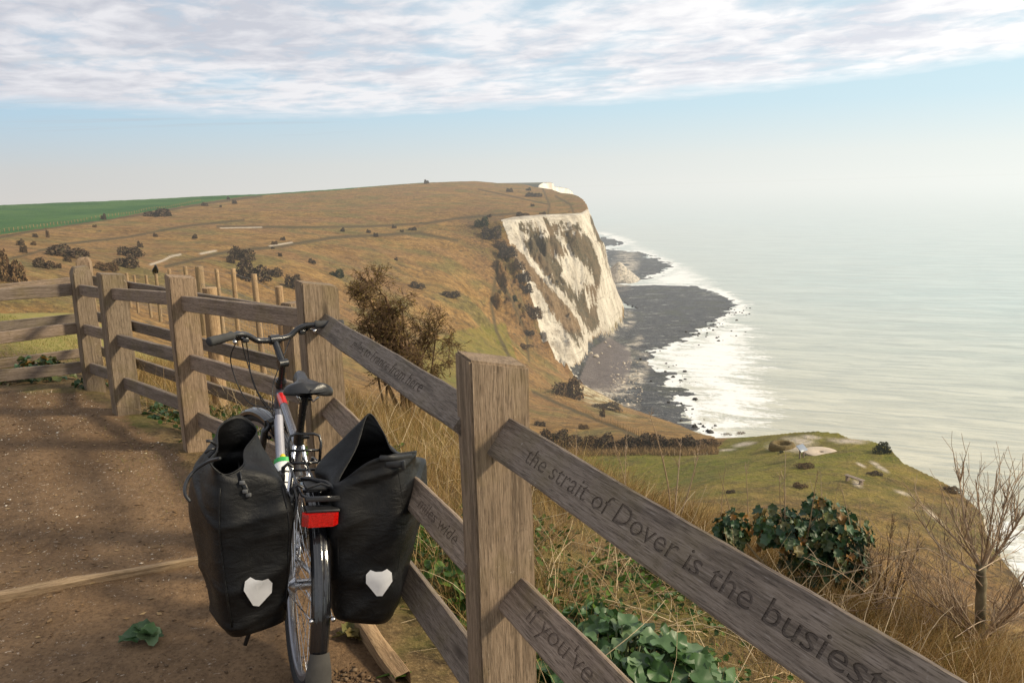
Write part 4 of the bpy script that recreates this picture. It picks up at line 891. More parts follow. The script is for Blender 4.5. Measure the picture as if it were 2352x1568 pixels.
# mudguards
def guard(c,a0,a1,R,hw,name,M,mat):
    m=MB(); n=40; prof=[(-1,-.026),(-.97,-.012),(-.75,-.003),(-.35,.0),(0,.0015),(.35,.0),(.75,-.003),(.97,-.012),(1,-.026)]
    def fn(u,v):
        i=u*(len(prof)-1); k=min(int(i),len(prof)-2); t=i-k; y=prof[k][0]*(1-t)+prof[k+1][0]*t; h=prof[k][1]*(1-t)+prof[k+1][1]*t
        for e in (-.45,0,.45): h+=.0012*math.exp(-((y-e)/.05)**2)
        a=a0+(a1-a0)*v; r=R+h; return (c[0]+r*math.cos(a),y*hw,c[2]+r*math.sin(a))
    m.grid(fn,49,n+1); o=bb(m,name,mat,M=M); return o
g=guard((0,0,.35),R_(190),R_(52),.372,.029,'mudguard',BM,FEND)
guard((1.06,0,.35),R_(196),R_(38),.372,.029,'mudguard',SM,FEND)
m=MB()
def flap(u,v):
    w=.030+.010*min(1,v*2.2); w*= 1 if v<.72 else math.sqrt(max(.02,1-((v-.72)/.30)**2)); y=(u*2-1)*w; a=R_(189)+.0*v
    return (.375*math.cos(a)-.016*v-.004+.012*(abs(u*2-1))**2.2,y,.35+.375*math.sin(a)-.145*v)
m.grid(flap,15,18); bb(m,'mud_flap',FLAP)
m=MB()
for s in(-1,1):
    a=R_(172); m.tube([(0,s*.072,.352),(.378*math.cos(a),s*.031,.35+.378*math.sin(a))],.0018,6); a=R_(150); 
    m.tube([(.376*math.cos(R_(172))-.006,s*.033,.35+.376*math.sin(R_(172))),(.376*math.cos(R_(172))+.010,s*.033,.35+.376*math.sin(R_(172)))],[.007,.006],10)
bb(m,'guard_stay',SIL)
# carrier rack
m=MB(); RZ=.755
def rk(*p): m.tube([Vector(q) for q in p],.0050,8)
for s in(-1,1):
    rk((.16,s*.035,RZ),(.08,s*.058,RZ),(-.24,s*.060,RZ),(-.265,s*.045,RZ)); 
    for xx in (-.17,-.03): rk((xx,s*.060,RZ),(xx*.5,s*.072,.56),(-.005,s*.072,.375))
    rk((.15,s*.035,RZ),(.20,s*.02,.70))
    rk((-.10,s*.063,.655),(.06,s*.065,.655))
for x in (-.265,-.20,-.09,.02,.10): rk((x,-.052,RZ),(x,.052,RZ))
rk((-.22,0,RZ),(.16,0,RZ))
# raised spring hoop in front of the load
rk((.10,-.050,RZ+.005),(.125,-.056,RZ+.065),(.135,-.050,RZ+.088),(.137,-.03,RZ+.095),(.137,.03,RZ+.095),(.135,.050,RZ+.088),(.125,.056,RZ+.065),(.10,.050,RZ+.005)); rk((.118,-.055,RZ+.04),(.118,.055,RZ+.04))
bb(m,'carrier_rack',BLKM)
m=MB(); m.rbox(T((-.19,.012,RZ+.014)),.07,.07,.012,.004); m.tube([(-.25,-.045,RZ+.016),(-.20,-.02,RZ+.026),(-.15,.02,RZ+.022),(-.12,.045,RZ+.016)],[.006,.008,.008,.006],8); m.rbox(T((-.262,0,RZ-.006)),.016,.108,.014,.003); m.tube([(-.23,-.04,RZ+.018),(-.22,.0,RZ+.03),(-.23,.045,RZ+.02)],.004,8)
bb(m,'spring_clip',BLK,auto=45)
# rear light
m=MB(); lz=RZ-.062; pr=[(-.042,.0),(-.048,.012),(-.030,.030),(.046,.030),(.064,.012),(.060,.0)]
vs=[(-.272-x,y,lz+z) for z in(-.020,.020) for y,x in pr]; k=len(pr)
m.add(vs,[tuple(range(k)),tuple(range(2*k-1,k-1,-1))]+[(i,(i+1)%k,k+(i+1)%k,k+i) for i in range(k)])
tl=bb(m,'rear_light',LENS,auto=20); 
m=MB(); m.rbox(T((-.262,0,lz+.024)),.05,.104,.010,.003); m.rbox(T((-.262,0,lz)),.02,.09,.036,.003); bb(m,'light_housing',BLK,tl,auto=45)
# drivetrain
m=MB(); m.torus((.44,-.045,.285),(0,1,0),.078,.004,40,6); m.torus((.44,-.045,.285),(0,1,0),.060,.003,40,6); m.cyl((.44,-.04,.285),(.44,-.05,.285),.03,18)
for k in range(5):
    a=k*1.2566; m.tube([(.44,-.045,.285),(.44+.075*math.cos(a),-.045,.285+.075*math.sin(a))],.006,6)
m.torus((0,-.040,.35),(0,1,0),.040,.004,30,6); m.torus((0,-.035,.35),(0,1,0),.05,.003,30,6); m.torus((0,-.045,.35),(0,1,0),.03,.004,30,6)
m.tube([(0,-.042,.392),(.44,-.045,.365)],.003,6); m.tube([(-.01,-.042,.27),(.44,-.045,.205)],.003,6)
m.tube([(0,-.05,.34),(-.01,-.055,.28)],.009,8)
bb(m,'chainset',SIL)
for s in(-1,1):
    m=MB(); a=R_(-60) if s>0 else R_(120); p=Vector((.44,s*.06,.285)); q=p+Vector((.17*math.cos(a),s*.012,.17*math.sin(a))); m.tube([p,q],[.013,.010],10); bb(m,'crank',BLKM)
    m=MB(); m.rbox(T(q+Vector((0,s*.05,0))),.09,.075,.022,.004); m.cyl(q,q+Vector((0,s*.05,0)),.006,8); bb(m,'pedal',BLK,auto=45)
m=MB(); m.tube([(.38,.045,.27),(.30,.12,.10),(.27,.155,-.0)],[.010,.009,.008],8); bb(m,'kickstand',BLKM)
# bottle cage is part of the bicycle, the bottle is a thing of its own
a=hb+axd*.03; dd_=(BBp-a).normalized(); up_=Vector((-dd_.z,0,dd_.x)); up_=up_ if up_.x<0 else -up_
c0=a+dd_*.36+up_*.060
m=MB()
for k in (0,.05,.11): m.torus(c0-dd_*(.02-k),dd_,.037,.0028,24,6)
m.tube([c0+dd_*.10-up_*.035,c0-dd_*.03-up_*.035],.003,6); bb(m,'bottle_cage',BLKM)
ba=MB(); c1=c0+dd_*.10; prof=[(0,.010),(.002,.034),(.06,.0365),(.10,.036),(.112,.031),(.125,.036),(.165,.036)]
ba.tube([c1-dd_*t for t,_ in prof],[r for _,r in prof],24)
WB=plain('milky_bottle_plastic',(.80,.80,.78),.35,.5,var=.05)
bo=empty('water_bottle',M=BM@T(c1),label='white plastic drinks bottle with green cap held in the bicycle frame',cat='bottle')
ba.build('bottle_body',WB,bo,M=BM)
ba=MB(); ba.tube([c1-dd_*t for t in (.166,.184,.190)],[.0372,.0372,.026],24); ba.build('screw_cap',plain('green_cap_plastic',(.02,.30,.06),.4),bo,M=BM,auto=40)
ba=MB(); ba.tube([c1-dd_*t for t in (.190,.205,.212)],[.013,.011,.007],14); ba.build('spout',plain('yellow_spout',(.70,.50,.03),.4),bo,M=BM)
# ------------------------------------------------------------------ panniers
def crl(pts,n):
    N=len(pts); out=[]
    for i in range(N):
        p0,p1,p2,p3=pts[i-1],pts[i],pts[(i+1)%N],pts[(i+2)%N]
        for k in range(n):
            t=k/n; out.append(.5*((2*p1)+(-p0+p2)*t+(2*p0-5*p1+4*p2-p3)*t*t+(-p0+3*p1-3*p2+p3)*t**3))
    return out
def rounded(ring8): return ring8
def pannier(name,levels,rim,label,side,refl):
    """levels from the bottom up: corner / inner / outer pixel triples for the rear face; each gives eight ring points"""
    rings=[]
    for (ix,iy),(cx_,cy_),(ox,oy),xr,xf in levels:
        A=loc(ix,iy,xr+.03); Cc=loc(cx_,cy_,xr); E=loc(ox,oy,xf); E.z=Cc.z*.75+E.z*.25
        G=Vector((xf,A.y*1.0,(A.z+E.z)/2))
        Bm=(A+Cc)/2+Vector((-.016,0,0)); Dm=(Cc+E)/2+Vector((0,side*.012,0)); Fm=(E+G)/2+Vector((.012,0,0)); Hm=(A+G)/2
        rings.append([A,Bm,Cc,Dm,E,Fm,G,Hm])
    rimr=[loc(x,y,xx) for (x,y,xx) in rim]
    n=9; R=[crl(r,n) for r in rings]
    # square the section a little, then interpolate upwards
    top=crl(rimr,n)
    R2=R+[top]; N=len(top); rows=[]
    M_=len(R2)
    for i in range(M_-1):
        p0,p1,p2,p3=R2[max(i-1,0)],R2[i],R2[i+1],R2[min(i+2,M_-1)]; st=8 if i<M_-2 else 16
        for k in range(st):
            t=k/st
            if i==M_-2: row=[p1[j].lerp(p2[j],t) + (p1[j]-p0[j])*.35*t*(1-t)*(1-t) for j in range(N)]
            else: row=[.5*((2*p1[j])+(-p0[j]+p2[j])*t+(2*p0[j]-5*p1[j]+4*p2[j]-p3[j])*t*t+(-p0[j]+3*p1[j]-3*p2[j]+p3[j])*t**3) for j in range(N)]
            rows.append(row)
    rows.append(top)
    # soft creases
    cen=sum((v for v in rows[len(rows)//3]),Vector())/N
    for a,row in enumerate(rows):
        f=min(1,a/6)
        for j,v in enumerate(row):
            d=Vector((v.x-cen.x,v.y-cen.y,0)); d=d.normalized() if d.length>1e-5 else d
            k=mnoise.noise(Vector((v.x*9+side*5,v.y*9,v.z*15)))*.003+mnoise.noise(Vector((v.x*4+v.z*5,v.y*5+side,v.z*5)))*.013+.009*(1-min(1,abs(mnoise.noise(Vector((v.x*3,v.y*3+v.z*3,v.z*6+side*3)))*5)))
            row[j]=v+d*k*f*(1 if a<len(rows)-3 else .4)
    b=MB(); vs=[v for row in rows for v in row]; fs=[]
    for a in range(len(rows)-1):
        for j in range(N): fs.append((a*N+j,a*N+(j+1)%N,(a+1)*N+(j+1)%N,(a+1)*N+j))
    c=sum(rows[0],Vector())/N+Vector((0,0,.004)); vs.append(c); ci=len(vs)-1
    for j in range(N): fs.append((ci,(j+1)%N,j))
    b.add(vs,fs)
    root=empty(name,M=BM@T(Vector((-.12,side*.16,.35))),label=label,cat='pannier')
    bo=b.build('bag_body',BAG,root,M=BM)
    sm=bo.modifiers.new('thickness','SOLIDIFY'); sm.thickness=.003; sm.offset=1
    # hem along the rim
    h=MB(); h.tube(top+[top[0]],.0028,6,False); h.build('rim_hem',BAG,root,M=BM)
    # inner lining floor a hand below the rim so that the mouth reads dark
    # reflector patch
    rx,ry,S,rot=refl; m=MB(); pts=[(-.95,.62),(-.62,.95),(-.25,.80),(.25,.80),(.62,.98),(.95,.70),(.98,.05),(.20,-1.0),(-.22,-1.0),(-.98,-.02)]
    from mathutils.bvhtree import BVHTree
    bv=BVHTree.FromPolygons([BM@Vector(v) for v in b.v],b.f)
    ctr=None; P=[]
    def cast(x,y):
        d=ray(x,y).normalized(); hh=bv.ray_cast(Vector((0,0,0)),d); return (hh[0]-d*.009) if hh[0] else None
    cr_,sr_=math.cos(R_(rot)),math.sin(R_(rot))
    def q(u,v): return cast(rx+(u*cr_-v*sr_)*S,ry-(u*sr_+v*cr_)*S)
    c=q(0,0)
    vs=[c];
    for rr in (.34,.67,1.0):
        for i,(u,v) in enumerate(pts):
            p=q(u*rr,v*rr); vs.append(p if p is not None else c)
    k=len(pts); fs=[(0,1+i,1+(i+1)%k) for i in range(k)]+[(1+r*k+i,1+r*k+k+i,1+r*k+k+(i+1)%k,1+r*k+(i+1)%k) for r in (0,1) for i in range(k)]
    m.add(vs,fs); ro=m.build('reflector',REFW,root); 
    return root,bv,rows
Lv=[((655,1424),(537,1462),(500,1415),-.27,-.10),((658,1405),(527,1440),(488,1398),-.28,-.07),((661,1330),(515,1355),(460,1320),-.29,-.03),((665,1260),(508,1275),(444,1245),-.29,-.01),((668,1190),(502,1205),(436,1190),-.29,.0),((655,1135),(500,1148),(441,1145),-.28,.0),((630,1090),(500,1110),(456,1095),-.27,-.01)]
rimL=[(558,1068,-.24),(516,1090,-.27),(480,1062,-.26),(496,1034,-.18),(503,982,-.06),(548,955,.0),(590,988,-.03),(560,1034,-.13)]
pL,bvL,rowsL=pannier('pannier_bag',Lv,rimL,'open black pannier on the left of the rear wheel with a cord loop',1,(592,1358,33,-6))
Rv=[((777,1420),(884,1428),(906,1418),-.27,-.08),((774,1400),(892,1408),(912,1395),-.28,-.06),((771,1330),(905,1340),(930,1320),-.28,-.03),((769,1260),(915,1265),(948,1250),-.29,-.01),((768,1200),(922,1205),(966,1200),-.29,.0),((768,1150),(922,1145),(970,1140),-.28,.0),((770,1115),(918,1095),(964,1095),-.27,-.01)]
rimR=[(777,1108,-.22),(846,1062,-.27),(905,1044,-.27),(954,1036,-.18),(905,1040,-.12),(880,992,-.06),(846,951,-.03),(818,1030,-.12)]
pR,bvR,rowsR=pannier('pannier_bag',Rv,rimR,'open black pannier on the right of the rear wheel next to the fence post',-1,(871,1337,31,2))
def cast(bv,x,y,off=.004):
    d=ray(x,y).normalized(); h=bv.ray_cast(Vector((0,0,0)),d); return (h[0]-d*off) if h[0] else d*2.3
# cord loop, buckles, strap ends
m=MB(); pts=[(505,1052),(478,1060),(447,1080),(428,1107),(425,1133),(437,1152)]; P=[PY(x,y,2.24+.05*math.sin(i)) for i,(x,y) in enumerate(pts)]; m.tube(cr(P,6),.0050,8); m.build('cord_loop',BLK,pL)
m=MB()
for (x0,y0),(x1,y1) in (((497,1022),(474,1012)),((497,1030),(470,1040)),((500,1036),(478,1050))): a=PY(x0,y0,2.42);b=PY(x1,y1,2.40); m.tube([a,(a+b)/2+Vector((0,0,.006)),b],.0045,6)
m.build('strap_end',BLK,pL)
def strap(bv,pts,w,name,parent,mat=BLK):
    m=MB(); P=[cast(bv,x,y,.006) for x,y in pts]; m.tube(P,[w]*len(P),6,flat=.3); return m.build(name,mat,parent)
strap(bvL,[(548,1062),(552,1090),(556,1112)],.010,'strap',pL); strap(bvL,[(556,1105),(566,1125),(574,1140)],.008,'strap',pL)
m=MB()
for x,y in ((556,1108),(563,1128),(571,1136)): p=cast(bvL,x,y,.010); m.rbox(T(p),.016,.010,.012,.003)
m.build('buckle',plain('grey_buckle_plastic',(.09,.09,.09),.4),pL,auto=45)
strap(bvR,[(872,1052),(905,1052),(945,1048)],.010,'strap',pR)
m=MB(); p=cast(bvR,905,1066,.012); m.rbox(T(p),.055,.012,.022,.004); m.rbox(T(p+Vector((.03,0,-.003))),.010,.016,.030,.003); m.build('buckle',BLK,pR,auto=45)
# hooks that hang the bags on the rack
for s,par in ((1,pL),(-1,pR)):
    m=MB()
    for x in (-.20,.02):
        m.tube([(x,s*.085,RZ-.06),(x,s*.085,RZ+.01),(x,s*.070,RZ+.024),(x,s*.052,RZ+.012)],[.006,.007,.007,.005],8); m.rbox(T((x,s*.088,RZ-.03)),.05,.016,.05,.004)
    m.rbox(T((-.09,s*.090,RZ-.035)),.30,.010,.020,.003); m.tube(cr([(-.20,s*.08,RZ+.015),(-.24,s*.075,RZ-.02),(-.255,s*.085,RZ-.07)],5),.004,6); m.build('mounting_hooks',BLK,par,M=BM,auto=45)

# welded seams running down the bags
for bv,par,lines in ((bvL,pL,([(505,1120),(503,1200),(510,1280),(520,1360),(533,1440)],[(648,1120),(664,1200),(661,1300),(656,1400)])),(bvR,pR,([(912,1070),(922,1150),(920,1240),(908,1330),(890,1410)],[(778,1130),(776,1230),(778,1330),(782,1405)]))):
    for ln in lines:
        m=MB(); P=[cast(bv,x,y,.0015) for x,y in [tuple(v) for v in cr([Vector((x,y,0)) for x,y in ln],5)] for _ in (0,)] if False else [cast(bv,v.x,v.y,.0015) for v in cr([Vector((x,y,0)) for x,y in ln],5)]
        m.tube(P,.0034,6,flat=.6); m.build('seam',BAG,par)
# ------------------------------------------------------------------ vegetation and small things
def heightn(x,y):
    r=np.hypot(x,y); th=np.arctan2(x,y); i=np.clip(np.searchsorted(RR,r)-1,0,nr-2); j=np.clip(np.searchsorted(TH,th)-1,0,nt_-2)
    a=np.clip((r-RR[i])/(RR[i+1]-RR[i]),0,1); b=np.clip((th-TH[j])/(TH[j+1]-TH[j]),0,1)
    return (GZ[i,j]*(1-a)+GZ[i+1,j]*a)*(1-b)+(GZ[i,j+1]*(1-a)+GZ[i+1,j+1]*a)*b
def foliage_mat(name,cols,rough=.6,trans=.25,bump=0,haze=False,spec=.3):
    m,nt=material(name); g=nt.new('ShaderNodeNewGeometry'); r=g.outputs['Random Per Island']; n=len(cols)
    c=nt.ramp(r,[((i+.5)/n,cols[i]) for i in range(n)]); v=nt.noise(g.outputs['Position'],6,3,.6); c=nt.mix(nt.ramp(v,[(.35,.4),(.6,0)]),c,(cols[0][0]*.4,cols[0][1]*.4,cols[0][2]*.4))
    setb(nt,Base_Color=c,Roughness=rough,Specular_IOR_Level=spec)
    if trans:
        t=nt.new('ShaderNodeBsdfTranslucent'); nt.set(t.inputs[0],c); mx=nt.new('ShaderNodeMixShader'); mx.inputs[0].default_value=trans; nt.set(mx.inputs[1],nt.b.outputs[0]); nt.set(mx.inputs[2],t.outputs[0]); nt.set(nt.out.inputs[0],mx.outputs[0]); sk=mx.outputs[0]
    else: sk=nt.b.outputs[0]
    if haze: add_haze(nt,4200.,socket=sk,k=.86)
    return m
STRAW=foliage_mat('straw',[(.20,.11,.035),(.34,.20,.065),(.52,.35,.14),(.66,.48,.22),(.30,.17,.055),(.17,.14,.03)],.55,.3)
STALK=foliage_mat('dead_stalk',[(.30,.20,.10),(.48,.36,.20),(.60,.47,.30)],.6,.0)
GRASS=foliage_mat('green_grass',[(.10,.13,.015),(.16,.18,.025),(.24,.20,.04),(.30,.22,.07)],.5,.3)
WEED=foliage_mat('weed_leaf',[(.035,.085,.012),(.07,.14,.02),(.12,.19,.03),(.03,.06,.012)],.45,.3)
CABB=foliage_mat('cabbage_leaf',[(.045,.105,.028),(.075,.15,.050),(.21,.30,.15),(.035,.080,.022),(.10,.18,.07),(.06,.13,.035)],.42,.25,spec=.45)
DCAB=foliage_mat('dark_cabbage_leaf',[(.020,.058,.022),(.035,.085,.032),(.06,.12,.045),(.02,.05,.02),(.11,.12,.02),(.03,.07,.03),(.30,.13,.02),(.05,.10,.04),(.025,.06,.025)],.5,.2,spec=.5)
TWIG=foliage_mat('twig_bark',[(.07,.040,.024),(.12,.070,.038),(.16,.095,.050),(.20,.13,.06)],.8,0)
PALET=foliage_mat('pale_twig_bark',[(.22,.14,.08),(.36,.25,.15),(.48,.36,.25)],.75,0)
LICH=foliage_mat('lichen_leaf',[(.20,.14,.03),(.30,.20,.03),(.10,.09,.02),(.16,.085,.03)],.7,.2)
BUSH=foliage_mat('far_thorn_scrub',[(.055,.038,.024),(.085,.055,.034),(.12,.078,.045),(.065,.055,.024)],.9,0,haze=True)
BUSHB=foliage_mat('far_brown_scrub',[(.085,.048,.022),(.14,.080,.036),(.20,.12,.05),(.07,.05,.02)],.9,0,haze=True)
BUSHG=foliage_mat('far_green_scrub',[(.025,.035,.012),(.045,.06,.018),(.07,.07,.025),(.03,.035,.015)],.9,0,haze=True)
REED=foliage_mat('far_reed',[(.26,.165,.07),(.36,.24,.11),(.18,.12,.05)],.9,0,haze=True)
# ---- ribbons of grass as one vectorised mesh
def blades(name,X,Y,L,Wd,lean,mat,label,cat,base_z=None,curl=.5,seg=3,az=None,kind='stuff'):
    n=len(X); Z=heightn(X,Y) if base_z is None else base_z
    az=rng.uniform(0,2*np.pi,n) if az is None else az; dx,dy=np.cos(az),np.sin(az); sx,sy=-dy,dx
    fa=rng.uniform(0,2*np.pi,n); sx,sy=np.cos(fa),np.sin(fa)
    rows=[]
    for k in range(seg+1):
        t=k/seg; out=L*(lean*t+curl*lean*t*t); up=L*t*np.sqrt(np.clip(1-(lean*(.6+curl*t))**2*.8,.08,1)); w=Wd*(1-t*.85)/2
        cx,cy,cz=X+dx*out,Y+dy*out,Z+up-.01
        rows.append(np.stack([cx-sx*w,cy-sy*w,cz],-1)); rows.append(np.stack([cx+sx*w,cy+sy*w,cz],-1))
    Vv=np.stack(rows,1); k=2*(seg+1); b=(np.arange(n)*k)[:,None]
    F_=np.concatenate([np.stack([b[:,0]+2*i,b[:,0]+2*i+1,b[:,0]+2*i+3,b[:,0]+2*i+2],-1) for i in range(seg)])
    o=npmesh(name,Vv.reshape(-1,3),F_,mat,smooth=False); return tag(o,label,cat,None,kind)
def sample(poly,n,dens=None):
    xs=[p[0] for p in poly]; ys=[p[1] for p in poly]; X=rng.uniform(min(xs),max(xs),n*4); Y=rng.uniform(min(ys),max(ys),n*4)
    m=inpoly(X,Y,poly); X,Y=X[m],Y[m]
    if dens: 
        k=rng.uniform(0,1,len(X))<dens(X,Y); X,Y=X[k],Y[k]
    return X[:n],Y[:n]
def foff(X,Y): return sdist(X,Y,fpoly)
patch=lambda X,Y,s,seed: np.clip(.5+vnoise(X,Y,s,seed,3)*2.6,0,1)
zA=[(-3.4,6.9),(-2.0,5.35),(-.75,3.75),(.1,2.25),(.75,.75),(1.3,-.2),(2.6,1.5),(3.4,3.2),(2.2,4.8),(.9,6.0),(-.4,8.2),(-2.2,10.4),(-4.4,12.0),(-6,11)]
X,Y=sample(zA,52000,lambda x,y:patch(x,y,1.3,50)*.9+.1); k=foff(X,Y)<-.14; X,Y=X[k],Y[k]
blades('dry_grass',X,Y,rng.uniform(.08,.34,len(X))*(.7+.6*patch(X,Y,.9,51)),rng.uniform(.002,.0045,len(X)),rng.uniform(.1,.75,len(X)),STRAW,'dry golden grass covering the slope behind the rail fence','grass')
X,Y=sample(zA,26000,lambda x,y:patch(x,y,1.1,60)**2); k=foff(X,Y)<-.12; X,Y=X[k],Y[k]
blades('green_grass',X,Y,rng.uniform(.05,.20,len(X)),rng.uniform(.002,.004,len(X)),rng.uniform(.2,.7,len(X)),GRASS,'fresh green grass between the dry stems behind the fence','grass')
# taller straw along the rim on the right, standing against the lawn below
zR=[(1.5,1.6),(2.0,2.4),(2.35,3.2),(2.6,3.6),(2.35,4.3),(1.7,4.9),(1.0,5.3),(.35,5.9),(.1,5.5),(.8,4.6),(1.5,3.8),(1.8,3.0)]
X,Y=sample(zR,22000); blades('dry_grass',X,Y,rng.uniform(.10,.32,len(X)),rng.uniform(.0025,.0055,len(X)),rng.uniform(.1,.8,len(X)),STRAW,'taller straw coloured grass along the slope rim above the lawn','grass',az=rng.normal(-.6,1.0,len(X)))
eb=PY(2240,1450,3.7); X=rng.normal(eb.x,.32,5200); Y=rng.normal(eb.y-.18,.26,5200)
blades('dry_grass',X,Y,rng.uniform(.12,.40,len(X)),rng.uniform(.002,.0045,len(X)),rng.uniform(.15,.85,len(X)),STRAW,'thick tussocks of dry grass around the foot of the dead elder','grass')
# short turf by the post bases and the strip at the path edge
zT=[(-3.4,7.0),(-2.6,5.5),(-1.6,4.3),(-1.9,4.2),(-2.5,4.9),(-3.3,5.7),(-4.4,6.4),(-9,7.6),(-9,8.4),(-5,8.2)]
X,Y=sample(zT,9000,lambda x,y:patch(x,y,1.6,70)*.8); k=foff(X,Y)<.42+.2*patch(X,Y,2.,71); X,Y=X[k],Y[k]
blades('short_turf',X,Y,rng.uniform(.012,.05,len(X)),rng.uniform(.002,.0035,len(X)),rng.uniform(.2,.9,len(X)),GRASS,'short green turf along the foot of the fence posts','grass')
zL=[(-14,8.6),(-4.2,8.3),(-4.6,10),(-5.6,12.5),(-14,13.5)]
X,Y=sample(zL,22000,lambda x,y:patch(x,y,.8,72)*.7+.2); blades('meadow_grass',X,Y,rng.uniform(.02,.07,len(X)),rng.uniform(.004,.007,len(X)),rng.uniform(.2,.8,len(X)),GRASS,'low meadow grass on the bank beyond the left fence','grass',seg=2)
# long arched dead stems
def stems(n,poly,Lr,rr,label,name,mat=STALK,flat=.8,grp=None,zadd=0,seed=1):
    rs=random.Random(seed); m=MB(); X,Y=sample(poly,n)
    for x,y in zip(X,Y):
        if sdist(np.array([x]),np.array([y]),fpoly)[0]>-.16: continue
        z=height(x,y)+zadd; L=rs.uniform(*Lr); a=rs.uniform(0,6.28); e=rs.uniform(.3,1.35); p=Vector((x,y,z)); d=Vector((math.cos(a)*math.cos(e),math.sin(a)*math.cos(e),math.sin(e))); pts=[p]; q=6
        for i in range(q):
            d=(d+Vector((rs.gauss(0,.14),rs.gauss(0,.14),-rs.uniform(.02,.26)*flat))).normalized(); p=p+d*(L/q); p.z=max(p.z,height(p.x,p.y)+.02); pts.append(p.copy())
        r=rs.uniform(*rr); m.tube(pts,[r*(1-.6*i/q) for i in range(q+1)],4,False)
    o=m.build(name,mat); return tag(o,label,'grass',None,'stuff')
stems(330,[(.05,2.3),(.7,1.0),(1.9,2.2),(1.6,3.6),(.4,4.4),(-.5,4.0)],(.25,.65),(.0014,.0036),'tangle of long bleached dead stems under the lettered rails','dead_stems',seed=3)
stems(420,[(-3.2,6.8),(-.9,3.8),(.1,4.0),(-.2,6.5),(-2.0,9.0)],(.25,.60),(.0014,.003),'thin upright dead stems between the far posts and the bare shrub','dead_stems',flat=.35,seed=4)
# ---- small leafy weeds
def leafpoly(m,p,nrm,dirn,L,W,cup=.15,n=5,lobes=0,rs=random):
    nrm=nrm.normalized(); dirn=(dirn-nrm*dirn.dot(nrm)).normalized(); sd=nrm.cross(dirn); vs=[p.copy()]; ph=rs.uniform(0,6.28)
    out=[]
    for i in range(1,n*2):
        t=i/(n*2); a=math.pi*2*t; u=.5-.5*math.cos(a); v=math.sin(a); k=1+(.12*math.sin(lobes*a+ph) if lobes else 0)
        out.append(p+dirn*(L*u*k)+sd*(W*.5*v*k)+nrm*(cup*L*(abs(v)**1.5)+(.05*L*math.sin(lobes*a*1.7+ph) if lobes else 0)))
    mid=p+dirn*L*.5-nrm*L*.02; b=[p]+out; vs=[mid]+b; k=len(b); m.add(vs,[(0,1+i,1+(i+1)%k) for i in range(k)])
def weeds(n,poly,size,name,label,seed,mat=WEED,hgt=.12,cluster=7):
    rs=random.Random(seed); m=MB(); X,Y=sample(poly,n,lambda x,y:patch(x,y,1.4,80+seed))
    for x,y in zip(X,Y):
        if sdist(np.array([x]),np.array([y]),fpoly)[0]>-.12: continue
        z=height(x,y)
        for _ in range(cluster):
            p=Vector((x+rs.gauss(0,.05),y+rs.gauss(0,.05),z+rs.uniform(.01,hgt))); a=rs.uniform(0,6.28); leafpoly(m,p,Vector((rs.gauss(0,.5),rs.gauss(0,.5),1)),Vector((math.cos(a),math.sin(a),rs.uniform(-.2,.4))),rs.uniform(.5,1.2)*size,rs.uniform(.5,1.0)*size,.2,3,0,rs)
    o=m.build(name,mat,smooth=False); return tag(o,label,'weeds',None,'stuff')
weeds(520,[(.1,2.3),(.7,1.1),(1.5,2.4),(.9,4.2),(0,4.6),(-.4,3.2)],.035,'leafy_weeds','small green leafy weeds among the dead stems right of the first post',1)
weeds(520,[(-2.6,5.8),(-.8,3.8),(.0,3.2),(.1,4.8),(-1.0,6.6),(-2.2,7.6)],.045,'leafy_weeds','bright green weeds behind the fence beside the bicycle',2)
# ---- cabbages
def leaf_big(m,p,nrm,dirn,S,rs,tooth=0):
    """broad wavy leaf with veins pushed in; about 40 faces"""
    nrm=nrm.normalized(); dirn=(dirn-nrm*dirn.dot(nrm)).normalized(); sd=nrm.cross(dirn); ph=rs.uniform(0,6.28); nr_,na=3,16; vs=[p+dirn*S*.42]
    for r in range(1,nr_+1):
        f=r/nr_
        for i in range(na):
            a=2*math.pi*i/na; k=1+.07*math.sin(3*a+ph)+(.05*math.sin(7*a+ph*2)) + (tooth*.16*(1 if i%2 else -1) if r==nr_ else 0)
            u=.42-.5*math.cos(a)*f*k*1.0; v=.5*math.sin(a)*f*k
            w=.10*f*f*math.sin(4*a+ph)+.22*f*f*abs(math.sin(a))-.13*max(0,u-.5)-(.02 if i%4==0 else 0)
            vs.append(p+dirn*(S*u)+sd*(S*v)+nrm*(S*w))
    fs=[(0,1+i,1+(i+1)%na) for i in range(na)]
    for r in range(nr_-1):
        for i in range(na): fs.append((1+r*na+i,1+(r+1)*na+i,1+(r+1)*na+(i+1)%na,1+r*na+(i+1)%na))
    m.add(vs,fs)
